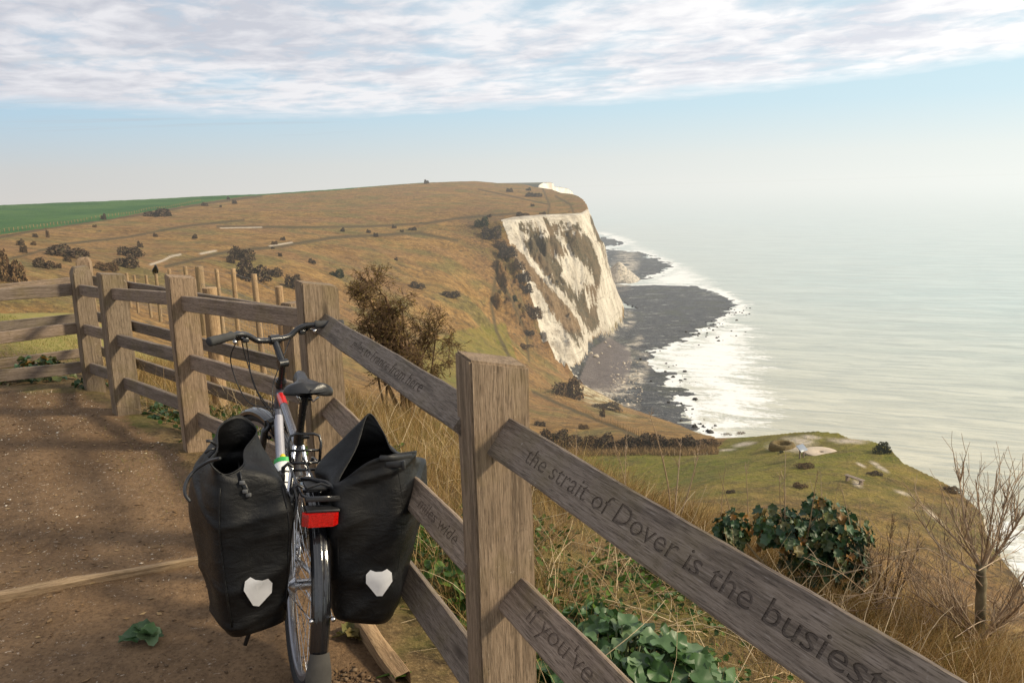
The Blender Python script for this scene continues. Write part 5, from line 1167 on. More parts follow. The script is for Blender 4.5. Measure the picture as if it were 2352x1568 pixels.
def cabbage(px,py,Yd,rad,n,S,label,seed,mat=CABB,dome=.5,tooth=0,group=None,stalk=True,flat=False,zoff=0):
    rs=random.Random(seed); c=PY(px,py,Yd); c.z=(height(c.x,c.y)+zoff) if not zoff is None else c.z
    root=empty('sea_cabbage',c,0,label,'plant',group); m=MB(); st=MB()
    for i in range(n):
        a=rs.uniform(0,6.28); rr=rad*math.sqrt(rs.uniform(0,1)); hz=dome*rad*(1-(rr/rad)**2)*rs.uniform(.6,1.1)+rs.uniform(.0,.03)
        o=Vector((math.cos(a)*rr,math.sin(a)*rr,hz)); p=c+o; d=Vector((math.cos(a+rs.gauss(0,.6)),math.sin(a+rs.gauss(0,.6)),rs.uniform(-.35,.45))); nm=Vector((o.x*.8/rad+rs.gauss(0,.35),o.y*.8/rad+rs.gauss(0,.35),1))
        s=S*rs.uniform(.55,1.2); leaf_big(m,p,nm,d,s,rs,tooth)
        if stalk and i%2==0: st.tube([c+Vector((o.x*.25,o.y*.25,-.02)),c+Vector((o.x*.7,o.y*.7,hz*.6)),p+d*(s*.05)],[.006,.004,.003],5,False)
    m.build('leaves',mat,root); 
    if stalk: st.build('stalks',foliage_mat('pale_leaf_stalk',[(.16,.20,.09),(.22,.24,.12)],.5,0),root)
    return root
cabbage(1430,1450,2.75,.42,300,.088,'large pale green sea cabbage under the second lettered rail',11,dome=.55)
cabbage(1560,1545,2.45,.30,150,.095,'broad leaved sea cabbage below the words on the top rail',12,dome=.45)
cabbage(1330,1380,3.1,.26,120,.08,'sea cabbage close to the right side of the first post',13,dome=.5)
cabbage(1790,1590,2.1,.14,20,.13,'few large cabbage leaves at the bottom edge under the top rail',14,dome=.4)
cabbage(92,905,7.35,.26,110,.075,'dark green sea cabbage on bare soil at the foot of the left fence',15,DCAB,.7)
cabbage(205,912,7.05,.14,40,.06,'small dark cabbage beside the wedge topped corner post',16,DCAB,.4)
cabbage(385,885,6.2,.22,70,.065,'dark green cabbage behind the second post from the left',17,DCAB,.5)
cabbage(640,860,4.6,.30,90,.075,'bright green leafy plant behind the handlebar of the bicycle',18,WEED,.9)
cabbage(800,830,4.9,.18,40,.075,'dark green leafy plant right of the post behind the handlebar',19,DCAB,.8)
cabbage(1020,1090,3.4,.24,60,.08,'green leafy plant between the right pannier and the first post',20,WEED,.8)
# bushy stalked cabbage at the rim, with drooping dark toothed leaves
def stalked(label,centres,base,Yd,S,seed,n):
    rs=random.Random(seed); b=PY(*base,Yd); b.z=height(b.x,b.y)-.02; root=empty('stalked_cabbage',b,0,label,'plant'); m=MB(); st=MB()
    for (x,y,rx,ry,f) in centres:
        c=PY(x,y,Yd); R1=rx/F*Yd; R2=ry/F*Yd
        st.tube(cr([b,(b+c)/2+Vector((rs.uniform(-.06,.06),.03,.02)),c],5),[.009]*5+[.007]*6,6)
        for i in range(int(n*f)):
            u=Vector((rs.gauss(0,1),rs.gauss(0,1),rs.gauss(0,1))).normalized()*rs.uniform(.25,1.3); p=c+Vector((u.x*R1,u.y*R1*.9,u.z*R2)); 
            d=Vector((u.x+rs.gauss(0,.4),u.y+rs.gauss(0,.4),-.5+rs.gauss(0,.4))); nm=Vector((u.x+rs.gauss(0,.5),u.y*.8-.35+rs.gauss(0,.5),.7)); leaf_big(m,p,nm,d,S*rs.uniform(.6,1.25),rs,1)
    m.build('leaves',DCAB,root); st.build('stalks',STALK,root); return root
stalked('tall sea cabbage with drooping dark green leaves above the lettered top rail',[(1682,1207,34,38,.35),(1800,1215,62,48,.8),(1905,1235,80,60,1.1),(1950,1290,40,52,.6),(1868,1290,60,45,.6),(1880,1160,20,22,.16)],(1890,1400),4.2,.054,31,260)
m=MB(); P=[PY(x,y,4.15) for x,y in ((1975,1180),(1940,1168),(1905,1165),(1890,1200))]
tag(stems(700,[(1.2,3.0),(1.8,2.2),(2.5,3.4),(2.3,4.6),(1.4,4.9),(.6,4.6)],(.2,.55),(.0012,.0028),'long straw stems leaning over the rim around the stalked cabbage','dead_stems',flat=.5,seed=6),None)
# limp leaves lying on the path
def fallen(px,py,n,S,label,seed,mat,dry=False):
    rs=random.Random(seed); c=PZ(px,py,-1.67); c.z=height(c.x,c.y)+.006; root=empty('fallen_leaf',c,0,label,'leaf'); m=MB()
    for i in range(n):
        a=(0.1,3.0,1.2,5.6,2.4,.7)[i%6]+rs.gauss(0,.2); p=c+Vector((rs.gauss(0,.012),rs.gauss(0,.012),.004+.006*i)); leaf_big(m,p,Vector((rs.gauss(0,.15),rs.gauss(0,.15),1)),Vector((math.cos(a),math.sin(a),.02)),S*rs.uniform(.7,1.1),rs,.6)
    m.tube([c+Vector((-.06,-.02,.012)),c+Vector((0,0,.018)),c+Vector((.06,.01,.012))],[.003,.004,.002],5); m.build('leaf_blade',mat,root); return root
fallen(325,1468,7,.085,'wilted green cabbage leaf lying on the path left of the bicycle',41,CABB)
fallen(800,1450,4,.075,'torn yellow green leaf on the ground under the right pannier',42,foliage_mat('wilted_leaf',[(.16,.15,.04),(.25,.18,.06),(.10,.12,.03)],.6,.2))
fallen(905,1545,4,.06,'small green leaves lying beside the end of the short timber edging board',43,WEED)
# ---- chalk chips, pebbles and crumbs of soil
def stones(n,poly,size,mat,name,label,dens=None,seed=0,keep=None):
    X,Y=sample(poly,n,dens)
    if keep is not None: k=keep(X,Y); X,Y=X[k],Y[k]
    Z=heightn(X,Y); n=len(X); base=np.array([(1,0,0),(-.9,.1,.1),(0,1,0),(.1,-.9,.05),(0,0,.75),(0,.1,-.6)]); f=np.array([(0,2,4),(2,1,4),(1,3,4),(3,0,4),(2,0,5),(1,2,5),(3,1,5),(0,3,5)])
    S=size*np.exp(rng.normal(0,.55,n)); S=np.clip(S,size*.3,size*4); an=rng.uniform(0,6.28,n); c,s=np.cos(an),np.sin(an); sq=rng.uniform(.5,1,(n,1)); B_=base[None]*rng.uniform(.6,1.2,(n,6,1))
    x=B_[...,0]*c[:,None]-B_[...,1]*sq*s[:,None]; y=B_[...,0]*s[:,None]+B_[...,1]*sq*c[:,None]; z=B_[...,2]*.55
    Vv=np.stack([X[:,None]+x*S[:,None],Y[:,None]+y*S[:,None],Z[:,None]+z*S[:,None]+.2*S[:,None]],-1); Ff=(f[None]+(np.arange(n)*6)[:,None,None]).reshape(-1,3)
    o=npmesh(name,Vv.reshape(-1,3),Ff,mat,smooth=False); return tag(o,label,'stones',None,'stuff')
CHALK=foliage_mat('chalk_chip',[(.60,.50,.38),(.72,.63,.50),(.42,.32,.22),(.78,.72,.62)],.85,0)
SOIL=foliage_mat('soil_crumb',[(.10,.060,.032),(.16,.10,.055),(.07,.042,.022),(.22,.15,.09)],.9,0)
PATHP=[(-6.5,8.3),(-3.6,7.0),(-2.2,5.2),(-1.7,4.6),(-.6,2.6),(-.6,1.2),(-1.2,1.0),(-3,2.2),(-4.6,4.2),(-7,7)]
onpath=lambda X,Y:(foff(X,Y)>.05)
stones(6000,PATHP,.0036,CHALK,'chalk_chips','small white chalk chips strewn over the dirt path',lambda x,y:np.clip((patch(x,y,1.1,90)*1.3-.25)*np.clip((y-2.6)/2.2,.06,1),0,1)**1.3,keep=onpath)
stones(7000,PATHP,.0040,SOIL,'soil_crumbs','loose crumbs of soil on the dirt path',lambda x,y:patch(x,y,1.5,91)*.8,keep=onpath)
stones(5200,[(-.62,2.75),(-.05,2.15),(.4,1.5),(.1,1.2),(-.45,1.9),(-.75,2.5)],.0065,SOIL,'loose_soil','dark crumbly soil between the edging board and the fence',keep=lambda X,Y:foff(X,Y)>-.25)
LEAFL=foliage_mat('leaf_litter',[(.22,.13,.06),(.32,.20,.09),(.14,.08,.04),(.40,.28,.14)],.8,.1)
X,Y=sample(PATHP,2600,lambda x,y:patch(x,y,1.2,95)); k=onpath(X,Y); X,Y=X[k],Y[k]; n=len(X); Zz=heightn(X,Y)+.003; an=rng.uniform(0,6.28,n); ln_=rng.uniform(.006,.022,n); wd_=ln_*rng.uniform(.12,.6,n); c,s_=np.cos(an),np.sin(an)
q=np.stack([np.stack([X+c*ln_,Y+s_*ln_,Zz+rng.uniform(0,.006,n)],-1),np.stack([X-s_*wd_,Y+c*wd_,Zz],-1),np.stack([X-c*ln_,Y-s_*ln_,Zz+rng.uniform(0,.004,n)],-1),np.stack([X+s_*wd_,Y-c*wd_,Zz+rng.uniform(0,.004,n)],-1)],1)
tag(npmesh('leaf_litter',q.reshape(-1,3),np.arange(n*4).reshape(-1,4),LEAFL,smooth=False),'dry leaf scraps and bits of stalk scattered on the dirt path','leaf litter',None,'stuff')
# timber edging boards let into the path
def board(p0,p1,w,h,label):
    a=PZ(*p0,-1.665); b=PZ(*p1,-1.665); L=(b-a).length; d=(b-a).normalized(); m=MB(); n=14; M=frame(a,Vector((-d.y,d.x,0)),Vector((0,0,1)),d)
    for i in range(n):
        pass
    prof=[(-w/2,-.05),(-w/2,h-.003),(-w/2+.004,h),(0,h+.001),(w/2-.004,h),(w/2,h-.003),(w/2,-.05)]; vs=[];fs=[];K=len(prof)
    for i in range(n*2+1):
        z=L*i/(n*2)
        for x,y in prof: vs.append((x+mnoise.noise(Vector((z*5,x*20,3)))*.005,y+mnoise.noise(Vector((z*4,1,x*30)))*.010,z))
    for i in range(n*2):
        for k in range(K-1): fs.append((i*K+k,(i+1)*K+k,(i+1)*K+k+1,i*K+k+1))
    m.add(vs,fs); o=m.build('edging_board',WLOG,None,M=M,auto=45); return tag(o,label,'edging board')
board((-160,1394),(520,1272),.040,.012,'long thin timber board crossing the dirt path left of the bicycle')
board((830,1425),(925,1560),.055,.020,'short timber edging board under the right pannier beside loose soil')
# ---- bare branching shrubs
def branch(m,lf,p,d,L,r,depth,rs,crook=.35,up=.06,sub=(2,4),seg=5,leaf=0.0,gl=None,rmin=.0011,keepf=None,ratio=.72):
    pts=[p.copy()]; n=seg
    for i in range(n):
        d=(d+Vector((rs.gauss(0,crook),rs.gauss(0,crook),rs.gauss(0,crook)+up))*.6).normalized(); p=p+d*(L/n); pts.append(p.copy())
    r1=max(rmin,r*.62); m.tube(pts,[r+(r1-r)*i/n for i in range(n+1)],5 if r>.004 else 3,False)
    if leaf and r<.006:
        for q in pts:
            if rs.random()<leaf:
                a=rs.uniform(0,6.28); leafpoly(lf,q,Vector((rs.gauss(0,1),rs.gauss(0,1),1)),Vector((math.cos(a),math.sin(a),.3)),rs.uniform(.012,.028),rs.uniform(.008,.018),.1,2,0,rs)
    if depth<=0: return
    k=rs.randint(*sub)
    for j in range(k+1):
        i=rs.randint(max(1,n//2-1),n) if j<k else n
        ax=Vector((rs.gauss(0,1),rs.gauss(0,1),rs.gauss(0,.7))).normalized(); dd=(d+ax*rs.uniform(.45,1.0)).normalized()
        branch(m,lf,pts[i],dd,L*rs.uniform(ratio-.14,ratio+.10),r1*rs.uniform(.75,.95),depth-1,rs,crook,up,sub,max(3,seg-1),leaf,gl,rmin,keepf,ratio)
def shrub():
    rs=random.Random(5); b=PY(905,890,8.6); b.z=height(b.x,b.y)-.05; root=empty('bare_thorn_shrub',b,0,'gnarled leafless thorn shrub with yellow lichen behind the rail fence','shrub'); m=MB(); lf=MB()
    for (tx,ty,r,dp) in ((850,690,.020,4),(885,680,.022,4),(925,730,.018,4),(985,790,.014,4),(900,750,.018,4),(1000,780,.012,4),(960,820,.013,4),(862,760,.013,4),(835,720,.012,4),(940,790,.014,4),(905,820,.014,4),(980,850,.012,4),(875,800,.014,4)):
        q=PY(tx,ty,8.6+rs.uniform(-.3,.3)); s=b+Vector((rs.uniform(-.12,.3),rs.uniform(-.1,.1),0)); d=(q-s); L=d.length
        mid=s+d*.5+Vector((rs.uniform(-.06,.06),0,0)); m.tube(cr([s,mid,q],4),[r*1.1-(r*.5)*i/8 for i in range(9)],7,False)
        for qq,l in ((mid,.22),(q,.26),(s+d*.75,.2),(q,.22)):
            branch(m,lf,qq,(d.normalized()+Vector((rs.gauss(0,.5),rs.gauss(0,.5),.12))).normalized(),l*.74,r*.42,dp-1,rs,.50,-.01,(4,5),4,.22,rmin=.0020,ratio=.74)
    m.build('branches',TWIG,root); lf.build('lichen',LICH,root,smooth=False); print('shrub',len(m.f)); return root
shrub()
def sapling(base,Yd,tops,label,seed,r=.005,mat=PALET,side=10,tl=.10,grp=None,cat='dead plant',name='dead_plant_stem',leafy=None):
    rs=random.Random(seed); b=PY(*base,Yd); b.z=min(b.z,height(b.x,b.y)) if abs(b.z-height(b.x,b.y))<.5 else b.z; root=empty(name,b,0,label,cat,grp); m=MB(); lf=MB()
    for t in tops:
        tp_=PY(t[0],t[1],Yd+rs.uniform(-.15,.15)); bow=Vector((rs.uniform(-.05,.05),rs.uniform(-.03,.03),0))*((tp_-b).length)
        pts=cr([b,b.lerp(tp_,.4)+bow,b.lerp(tp_,.75)+bow*.7,tp_],6); n=len(pts); m.tube(pts,[r*(1-.8*i/n) for i in range(n)],6,False)
        for k in range(side):
            i=rs.randint(int(n*.35),n-2); ax=Vector((rs.gauss(0,1),rs.gauss(0,1),rs.uniform(.2,1))).normalized(); d=((pts[i+1]-pts[i]).normalized()+ax*.8).normalized()
            branch(m,lf,pts[i],d,tl*rs.uniform(.5,1.3)*(1.2-i/n),r*.35,1,rs,.18,.12,(1,2),4,0,rmin=.0009)
    m.build('stems',mat,root); return root
sapling((1545,1165),4.9,[(1565,1005),(1490,945),(1610,1010)],'forked pale dead stem rising over the brush bank',61,.006,side=7)
sapling((1450,1130),5.0,[(1440,985),(1410,1010)],'thin dead stem left of the forked pale stem',62,.003,side=5)
sapling((1660,1200),4.7,[(1668,1060)],'slender upright stalk at the left end of the stalked cabbage',63,.003,side=3)
sapling((1720,1225),4.5,[(1712,1060),(1650,1080)],'tall grey green stalk curving over the lawn',64,.004,side=3)
sapling((1830,1260),4.2,[(1805,1030),(1790,1095),(1878,1080)],'bundle of tall dead stalks growing through the cabbage',65,.0045,side=7)
sapling((1905,1230),4.3,[(1885,1085),(1925,1110),(1860,1100)],'twiggy dead stalks above the right half of the cabbage',66,.0035,side=7)
sapling((1995,1300),4.2,[(1930,1110),(1975,1150)],'single arching bleached stalk right of the cabbage',67,.0045,side=2)
sapling((2010,1460),3.9,[(1990,1230),(2050,1180),(2090,1210),(2030,1260),(2110,1250)],'reddish sapling with many fine upright twigs on the rim',68,.005,TWIG,side=14,tl=.13)
sapling((2140,1400),4.1,[(2110,1215),(2075,1240),(2160,1240)],'fine brown sapling left of the dead elder trunk',69,.0035,PALET,side=12,tl=.12)
sapling((1330,1080),5.6,[(1325,985),(1345,1000)],'short dead stem right beside the first post',70,.003,side=4)
# elder: stout broken trunk with fans of bare twigs
def elder():
    rs=random.Random(9); Yd=3.75; b=PY(2258,1470,Yd); t=PY(2255,1295,Yd); root=empty('dead_elder',b,0,'dead elder with a stout broken trunk and fans of bare twigs at the right edge','shrub'); m=MB(); tk=MB(); lf=MB(); tt=t.copy()
    b2=b-Vector((0,0,.35)); tk.tube([b2+(t-b2)*(i/16)+Vector((.012*mnoise.noise(Vector((i*.5,1,0))),0,0)) for i in range(17)],[.024*(1+.22*mnoise.noise(Vector((i*.9,4,2)))) for i in range(17)],12); tk.build('trunk',plain('lichen_bark',(.16,.13,.075),.85,.3,bump=1,bs=40,var=.6),root)
    for tx,ty,r in ((2200,1075,.008),(2170,1150,.007),(2110,1190,.007),(2085,1130,.006),(2240,1100,.006),(2290,1080,.007),(2320,1110,.007),(2352,1180,.009),(2380,1270,.010),(2400,1330,.008),(2380,1130,.008),(2130,1330,.006),(2080,1350,.006),(2160,1250,.006),(2060,1300,.005),(2050,1410,.005),(2340,1090,.006),(2215,1180,.006),(1990,1300,.004),(2010,1345,.004),(2000,1400,.004),(2060,1430,.004),(2120,1440,.004),(2360,1420,.005),(2330,1470,.005),(2390,1380,.005),(2300,1400,.004),(2180,1400,.004),(2040,1240,.004),(2150,1300,.004)):
        q=PY(tx,ty,Yd+rs.uniform(-.25,.25)); low=ty>1235; t=(PY(2258+rs.uniform(-30,10),1470,Yd+rs.uniform(-.2,.1)) if low else tt-Vector((0,0,rs.uniform(0,.07)))); d=q-t; md=t+d*.45+Vector((0,0,rs.uniform(.02,.10) if low else 0))+Vector((rs.uniform(-.03,.03),0,rs.uniform(-.07,.0))); pts=cr([t,md,q],8); n=len(pts); m.tube(pts,[r*(1-.75*i/n) for i in range(n)],6,False)
        for k in range(13):
            i=rs.randint(3,n-2); dd=((pts[i+1]-pts[i]).normalized()+Vector((rs.gauss(0,.45),rs.gauss(0,.45),.55))).normalized(); branch(m,lf,pts[i],dd,rs.uniform(.06,.18),r*.38,1,rs,.14,.2,(1,2),4,0,rmin=.0010)
    for k in range(46):
        x=rs.uniform(1960,2360); y=rs.uniform(1280,1520); a=PY(x,y,Yd+rs.uniform(-.5,.4)); c=PY(x+rs.uniform(-210,120),y+rs.uniform(-120,60),Yd+rs.uniform(-.5,.4)); z_=height(a.x,a.y); a.z=max(a.z,z_+.01)
        pts=cr([a,a.lerp(c,.5)+Vector((0,0,rs.uniform(-.03,.07))),c],7); r=rs.uniform(.0018,.0038); n=len(pts); m.tube(pts,[r*(1-.7*i/n) for i in range(n)],4,False)
        for q in range(4):
            i=rs.randint(2,n-2); dd=((pts[i+1]-pts[i]).normalized()+Vector((rs.gauss(0,.5),rs.gauss(0,.5),.3))).normalized(); branch(m,lf,pts[i],dd,rs.uniform(.05,.14),r*.5,0,rs,.14,.1,(1,2),4,0,rmin=.0009)
    m.build('twigs',PALET,root); return root
elder()
# ---- scrub seen from afar: three meshes shared by many individual bushes
def bushmesh(seed,n=520,s=.15,top=.55):
    r=np.random.default_rng(seed); u=r.normal(size=(n,3)); u/=np.linalg.norm(u,axis=1)[:,None]; u[:,2]=np.abs(u[:,2]); rad=r.uniform(.55,1,n)**.5
    bump_=1+.28*np.sin(u[:,0]*5+seed)+.22*np.sin(u[:,1]*6+seed*2)*np.cos(u[:,0]*4); P=u*(rad*bump_)[:,None]; t1=r.normal(size=(n,3)); t1/=np.linalg.norm(t1,axis=1)[:,None]; t2=np.cross(t1,r.normal(size=(n,3))); t2/=np.linalg.norm(t2,axis=1)[:,None]+1e-6
    sz=s*r.uniform(.5,1.3,(n,1)); Vv=np.stack([P-t1*sz,P+t2*sz*.7,P+t1*sz*1.1,P-t2*sz*.7],1); me=bpy.data.meshes.new('scrub'); Fc=np.arange(n*4).reshape(-1,4)
    me.from_pydata(Vv.reshape(-1,3).tolist(),[],Fc.tolist()); me.update(); return me
BMESH={}
for mt,k in ((BUSH,'d'),(BUSHB,'b'),(BUSHG,'g')):
    for s in range(3):
        me=bushmesh(s+3,1500,.085); me.materials.append(mt); BMESH[k,s]=me
BL_=[(141,588,109,26,'d','long dark thicket on the pale bank at the left'),(47,564,17,15,'d','upper of two round bushes near the left edge'),(53,580,19,17,'d','lower of two round bushes near the left edge'),(76,563,15,10,'b','low reddish bush right of the two round bushes'),(109,545,8,20,'b','thin upright bush below the green field'),(80,545,13,11,'d','small bush left of the thin upright bush'),
(93,615,58,26,'d','dark spreading bush above the left fence rails'),(154,601,17,14,'d','round bush between the long thicket and the fence corner'),(135,616,13,11,'d','small bush just left of the corner post top'),(363,498,76,17,'d','long dark thicket beside the green field'),(469,473,15,10,'d','small bush at the right tip of the green field'),(538,468,13,9,'d','small bush in the hollow on the skyline slope'),(524,458,9,7,'d','tiny bush at the skyline above the hollow'),(507,476,6,7,'d','tiny bush below the right tip of the green field'),
(217,522,11,7,'b','low brown bush on the field bank'),(238,504,15,13,'d','bush at the lower edge of the green field'),(356,544,11,10,'d','lone bush above the middle track'),(295,588,62,24,'d','dark bush group above the white track'),(320,568,15,13,'d','round bush topping the dark bush group'),(289,613,56,27,'d','wide bush right behind the corner post'),(240,621,64,22,'b','brown bush patch behind the second post'),
(447,548,15,11,'d','bush above the hillside track left of centre'),(550,596,60,30,'d','big round bush above the row of round posts'),(529,604,22,13,'d','small bush touching the big round bush'),(571,643,88,42,'d','largest dark bush behind the round posts'),(630,634,38,24,'d','dark bush right of the largest one'),(672,661,42,30,'d','dark round bush left of the tall post behind the handlebar'),(775,636,42,16,'g','flat green bush left of the bare shrub'),
(626,572,9,7,'d','tiny bush on the track'),(643,589,11,9,'d','tiny round bush above the wide hillside'),(715,605,21,13,'d','pale small bush in mid slope'),(650,552,13,8,'d','tiny bush above the dotted hedge'),(630,561,17,9,'b','brown tuft beside the long track'),(787,532,13,10,'d','small bush above the track left of the bare shrub'),(846,535,11,8,'d','left one of a pair of bushes over the bare shrub'),(863,544,13,10,'d','right one of a pair of bushes over the bare shrub'),
(904,524,13,8,'d','small bush on the upper track'),(948,529,22,9,'d','longer bush at the end of the upper track'),(923,533,11,7,'d','tiny bush below the upper track'),(910,598,10,8,'d','small bush directly above the bare shrub'),(979,422,13,9,'d','lone bush standing on the skyline'),(1034,682,48,15,'d','flat dark bush right of the bare shrub'),(955,661,42,15,'d','flat dark bush behind the top of the bare shrub'),(1124,499,13,7,'d','small bush near the cliff corner'),
(1171,441,17,11,'d','round bush on the headland top'),(1215,438,15,8,'g','small green bush on the headland top'),(1224,452,44,10,'d','long bush on the headland crest'),(1223,474,11,7,'d','tiny bush inside the forked tracks'),(1197,495,36,9,'d','long bush just above the cliff edge'),(1247,492,19,6,'d','short bush at the cliff edge'),
(1130,548,54,30,'d','large scrub mass at the corner of the cliff'),(1110,520,40,18,'g','green scrub behind the cliff corner'),(1165,594,44,28,'d','scrub mass on the bank left of the cliff'),(1150,570,30,18,'b','brown scrub on the bank left of the cliff'),(1190,625,32,22,'b','brown scrub midway down the bank'),(1204,652,36,26,'d','dark scrub beside the bright chalk lobe'),(1207,674,38,20,'d','lower dark scrub beside the chalk lobe'),(1180,691,24,13,'g','green bush at the top of the forked footpath'),(1223,734,46,30,'b','brown scrub hanging over the chalk edge'),(1215,770,30,12,'d','low scrub under the chalk edge'),(1205,800,40,10,'b','brown tuft on the lower footpath'),
(1308,909,76,48,'b','big brown bramble mound at the foot of the cliff'),(1395,940,74,15,'d','dark strip of scrub above the shingle'),(1385,957,16,22,'b','small brown bush below the dark strip'),(1340,985,26,14,'b','brown bush on the footpath above the brush bank'),(1240,978,30,14,'d','bush at the left end of the brush bank'),
(10,645,80,66,'b','big reddish bush cut by the left edge of the picture')]
for x in range(0,13):
    xx=1243+x*32; BL_.append((xx,1032-(6 if x in(0,1) else 0)-max(0,x-9)*2,78,(36,38,34,32,38,33,30,34,32,36,32,24,18)[x],'d' if x%2 else 'b','%s clump in the dark brush bank behind the lawn'%('leftmost','second','third','fourth','fifth','sixth','seventh','eighth','ninth','tenth','eleventh','twelfth','rightmost')[x]))
BL_+= [(1690,1004,70,9,'b','low brown scrub at the far edge of the lawn'),(1745,1001,36,9,'b','red brown scrub on the cliff rim behind the lawn'),(1795,1040,10,8,'g','tuft beside the stone ring'),(1850,1075,46,12,'b','patch of dead bracken in the middle of the lawn'),(1838,1120,36,11,'b','dark brown tuft left of the bench'),(2012,1090,34,7,'d','low dark bush right of the bench'),(1680,1132,24,8,'d','small dark tuft on the left part of the lawn'),(2030,1040,44,22,'g','green scrub hanging over the cliff notch'),(2190,1130,40,14,'b','brown tuft near the right rim of the lawn')]
random.seed(11)
for i,(x,y,w_,h_,k,lab) in enumerate(BL_):
    p=hit(x,y,24 if y<1050 or x<1230 else 30)
    if p is None: print('miss',x,y); continue
    D=p.dot(FWD); sx=w_/2/F*D*.82; sz=h_/F*D*.95
    o=bpy.data.objects.new('distant_bush',BMESH[k,i%3]); COL.objects.link(o); o.location=(p.x,p.y+sx*.3,height(p.x,p.y+sx*.3)-sz*.10); o.scale=(sx,min(sx,sz*1.6+1),sz*random.uniform(.85,1.1)); o.rotation_euler=(0,0,random.uniform(-.35,.35)+(3.14 if i%2 else 0)); tag(o,lab,'bush','bushes scattered over the hillside and lawn')
# pale reeds in front of the brush bank
c_=[PY(x,y,Yd) for x,y,Yd in ((1240,1030,113),(1650,1045,100),(1650,1030,106),(1240,1008,122))]
X,Y=sample([(p.x,p.y) for p in c_],5200); blades('reed_band',X,Y,rng.uniform(.35,.85,len(X)),rng.uniform(.05,.12,len(X)),rng.uniform(.1,.5,len(X)),REED,'band of pale dead reeds in front of the dark brush bank','reeds',seg=2)
# ---- fences far away
def fence_far(pts,n,h,r,label,name='post_fence'):
    P=[hit(x,y,60) for x,y in pts]; P=[p for p in P if p]; Ls=[0]
    for a,b in zip(P,P[1:]): Ls.append(Ls[-1]+(b-a).length)
    root=empty(name,P[0],0,label,'fence'); m=MB(); m.tube([(0,0,-.4),(0,0,h)],[r,r],6); me=None; tops=[]
    for i in range(n):
        s=Ls[-1]*i/(n-1); k=max(j for j in range(len(Ls)) if Ls[j]<=s+1e-6); k=min(k,len(P)-2); q=P[k].lerp(P[k+1],(s-Ls[k])/(Ls[k+1]-Ls[k])); z=height(q.x,q.y)
        if me is None: o=m.build('post',WLOG,root,M=T((q.x,q.y,z))); me=o.data
        else: o=link('post',me,None,root,T((q.x,q.y,z)))
        tops.append(Vector((q.x,q.y,z+h*.9)))
    w=MB(); 
    for dz in (0,.45*h): w.tube([t-Vector((0,0,dz)) for t in tops],.02,4,False)
    w.build('wire',WLOG,root)
fence_far([(0,536),(60,526),(120,518),(200,506),(260,497),(330,485),(400,474),(460,462)],70,1.3,.10,'far fence of small posts along the lower edge of the green field')
fence_far([(1232,893),(1270,910),(1310,930),(1360,955),(1410,975),(1455,995),(1485,1012)],60,1.2,.07,'fence of small posts running down the grassy slope to the brush bank')
# ---- things on the lawn
def on_lawn(x,y): p=hit(x,y,35); return Vector((p.x,p.y,height(p.x,p.y)))
GSTONE=plain('grey_stone',(.30,.27,.22),.85,.3,bump=.5,bs=8,var=.3); BWOOD=plain('weathered_bench_wood',(.24,.19,.15),.8,.3,bs=20); PANEL=plain('pale_sign_panel',(.20,.23,.28),.3,.5,var=.1)
p=on_lawn(1962,1108); M=T(p)@Matrix.Rotation(R_(-62),4,'Z'); be=empty('bench',M=M,label='small wooden bench on the lawn with worn ground beside it',cat='bench')
m=MB(); m.rbox(T((0,-.11,.47)),1.9,.20,.06,.01); m.rbox(T((0,.12,.47)),1.9,.20,.06,.01); m.build('seat',BWOOD,be,M=M,auto=40)
for s in(-1,1): m=MB(); m.rbox(T((s*.72,0,.20)),.14,.42,.50,.01); m.build('leg',BWOOD,be,M=M,auto=40)
p=on_lawn(1841,1052); M=T(p)@Matrix.Rotation(R_(35),4,'Z'); sg=empty('information_board',M=M,label='sloping pale information board on short posts beside the stone ring',cat='sign')
m=MB(); m.rbox(T((0,0,1.12))@Matrix.Rotation(R_(38),4,'X'),1.15,.85,.06,.01); m.build('panel',PANEL,sg,M=M,auto=40)
for s in(-1,1): m=MB(); m.rbox(T((s*.32,.0,.5)),.12,.12,1.15,.01); m.build('post',BWOOD,sg,M=M,auto=40)
p=on_lawn(1797,1028); m=MB(); n=40
prof=[(1.55,-.2),(1.5,.25),(1.35,.50),(1.15,.62),(.85,.56),(.78,.2),(.7,.05),(.0,.02)]
m.grid(lambda u,v:(lambda a,q,r:( (r+.09*mnoise.noise(Vector((math.cos(a)*4,math.sin(a)*4,q*3))))*math.cos(a),(r)*math.sin(a),q+.07*mnoise.noise(Vector((math.cos(a)*6,math.sin(a)*6,q)))))(2*math.pi*u,prof[min(int(v*7+.001),7)][1],prof[min(int(v*7+.001),7)][0]),n,8,True)
o=m.build('stone_ring',plain('mossy_rubble_stone',(.14,.105,.05),.9,.2,bump=.8,bs=3,var=.45),None,M=T(p)); tag(o,'low round rubble ring like a small well near the far edge of the lawn','stone ring')
p=on_lawn(1886,1039); m=MB(); prof=[(1.75,-.1),(1.75,.10),(1.70,.13),(.30,.13),(.26,.10),(.26,-.02),(0,-.02)]
m.grid(lambda u,v:(prof[min(int(v*6+.001),6)][0]*math.cos(2*math.pi*u),prof[min(int(v*6+.001),6)][0]*math.sin(2*math.pi*u),prof[min(int(v*6+.001),6)][1]),48,7,True)
o=m.build('stone_disc',plain('pale_mill_stone',(.46,.38,.29),.85,.3,bump=.5,bs=6,var=.2),None,M=T(p),auto=40); tag(o,'flat round pale stone disc with a dark hole in the lawn','stone disc')
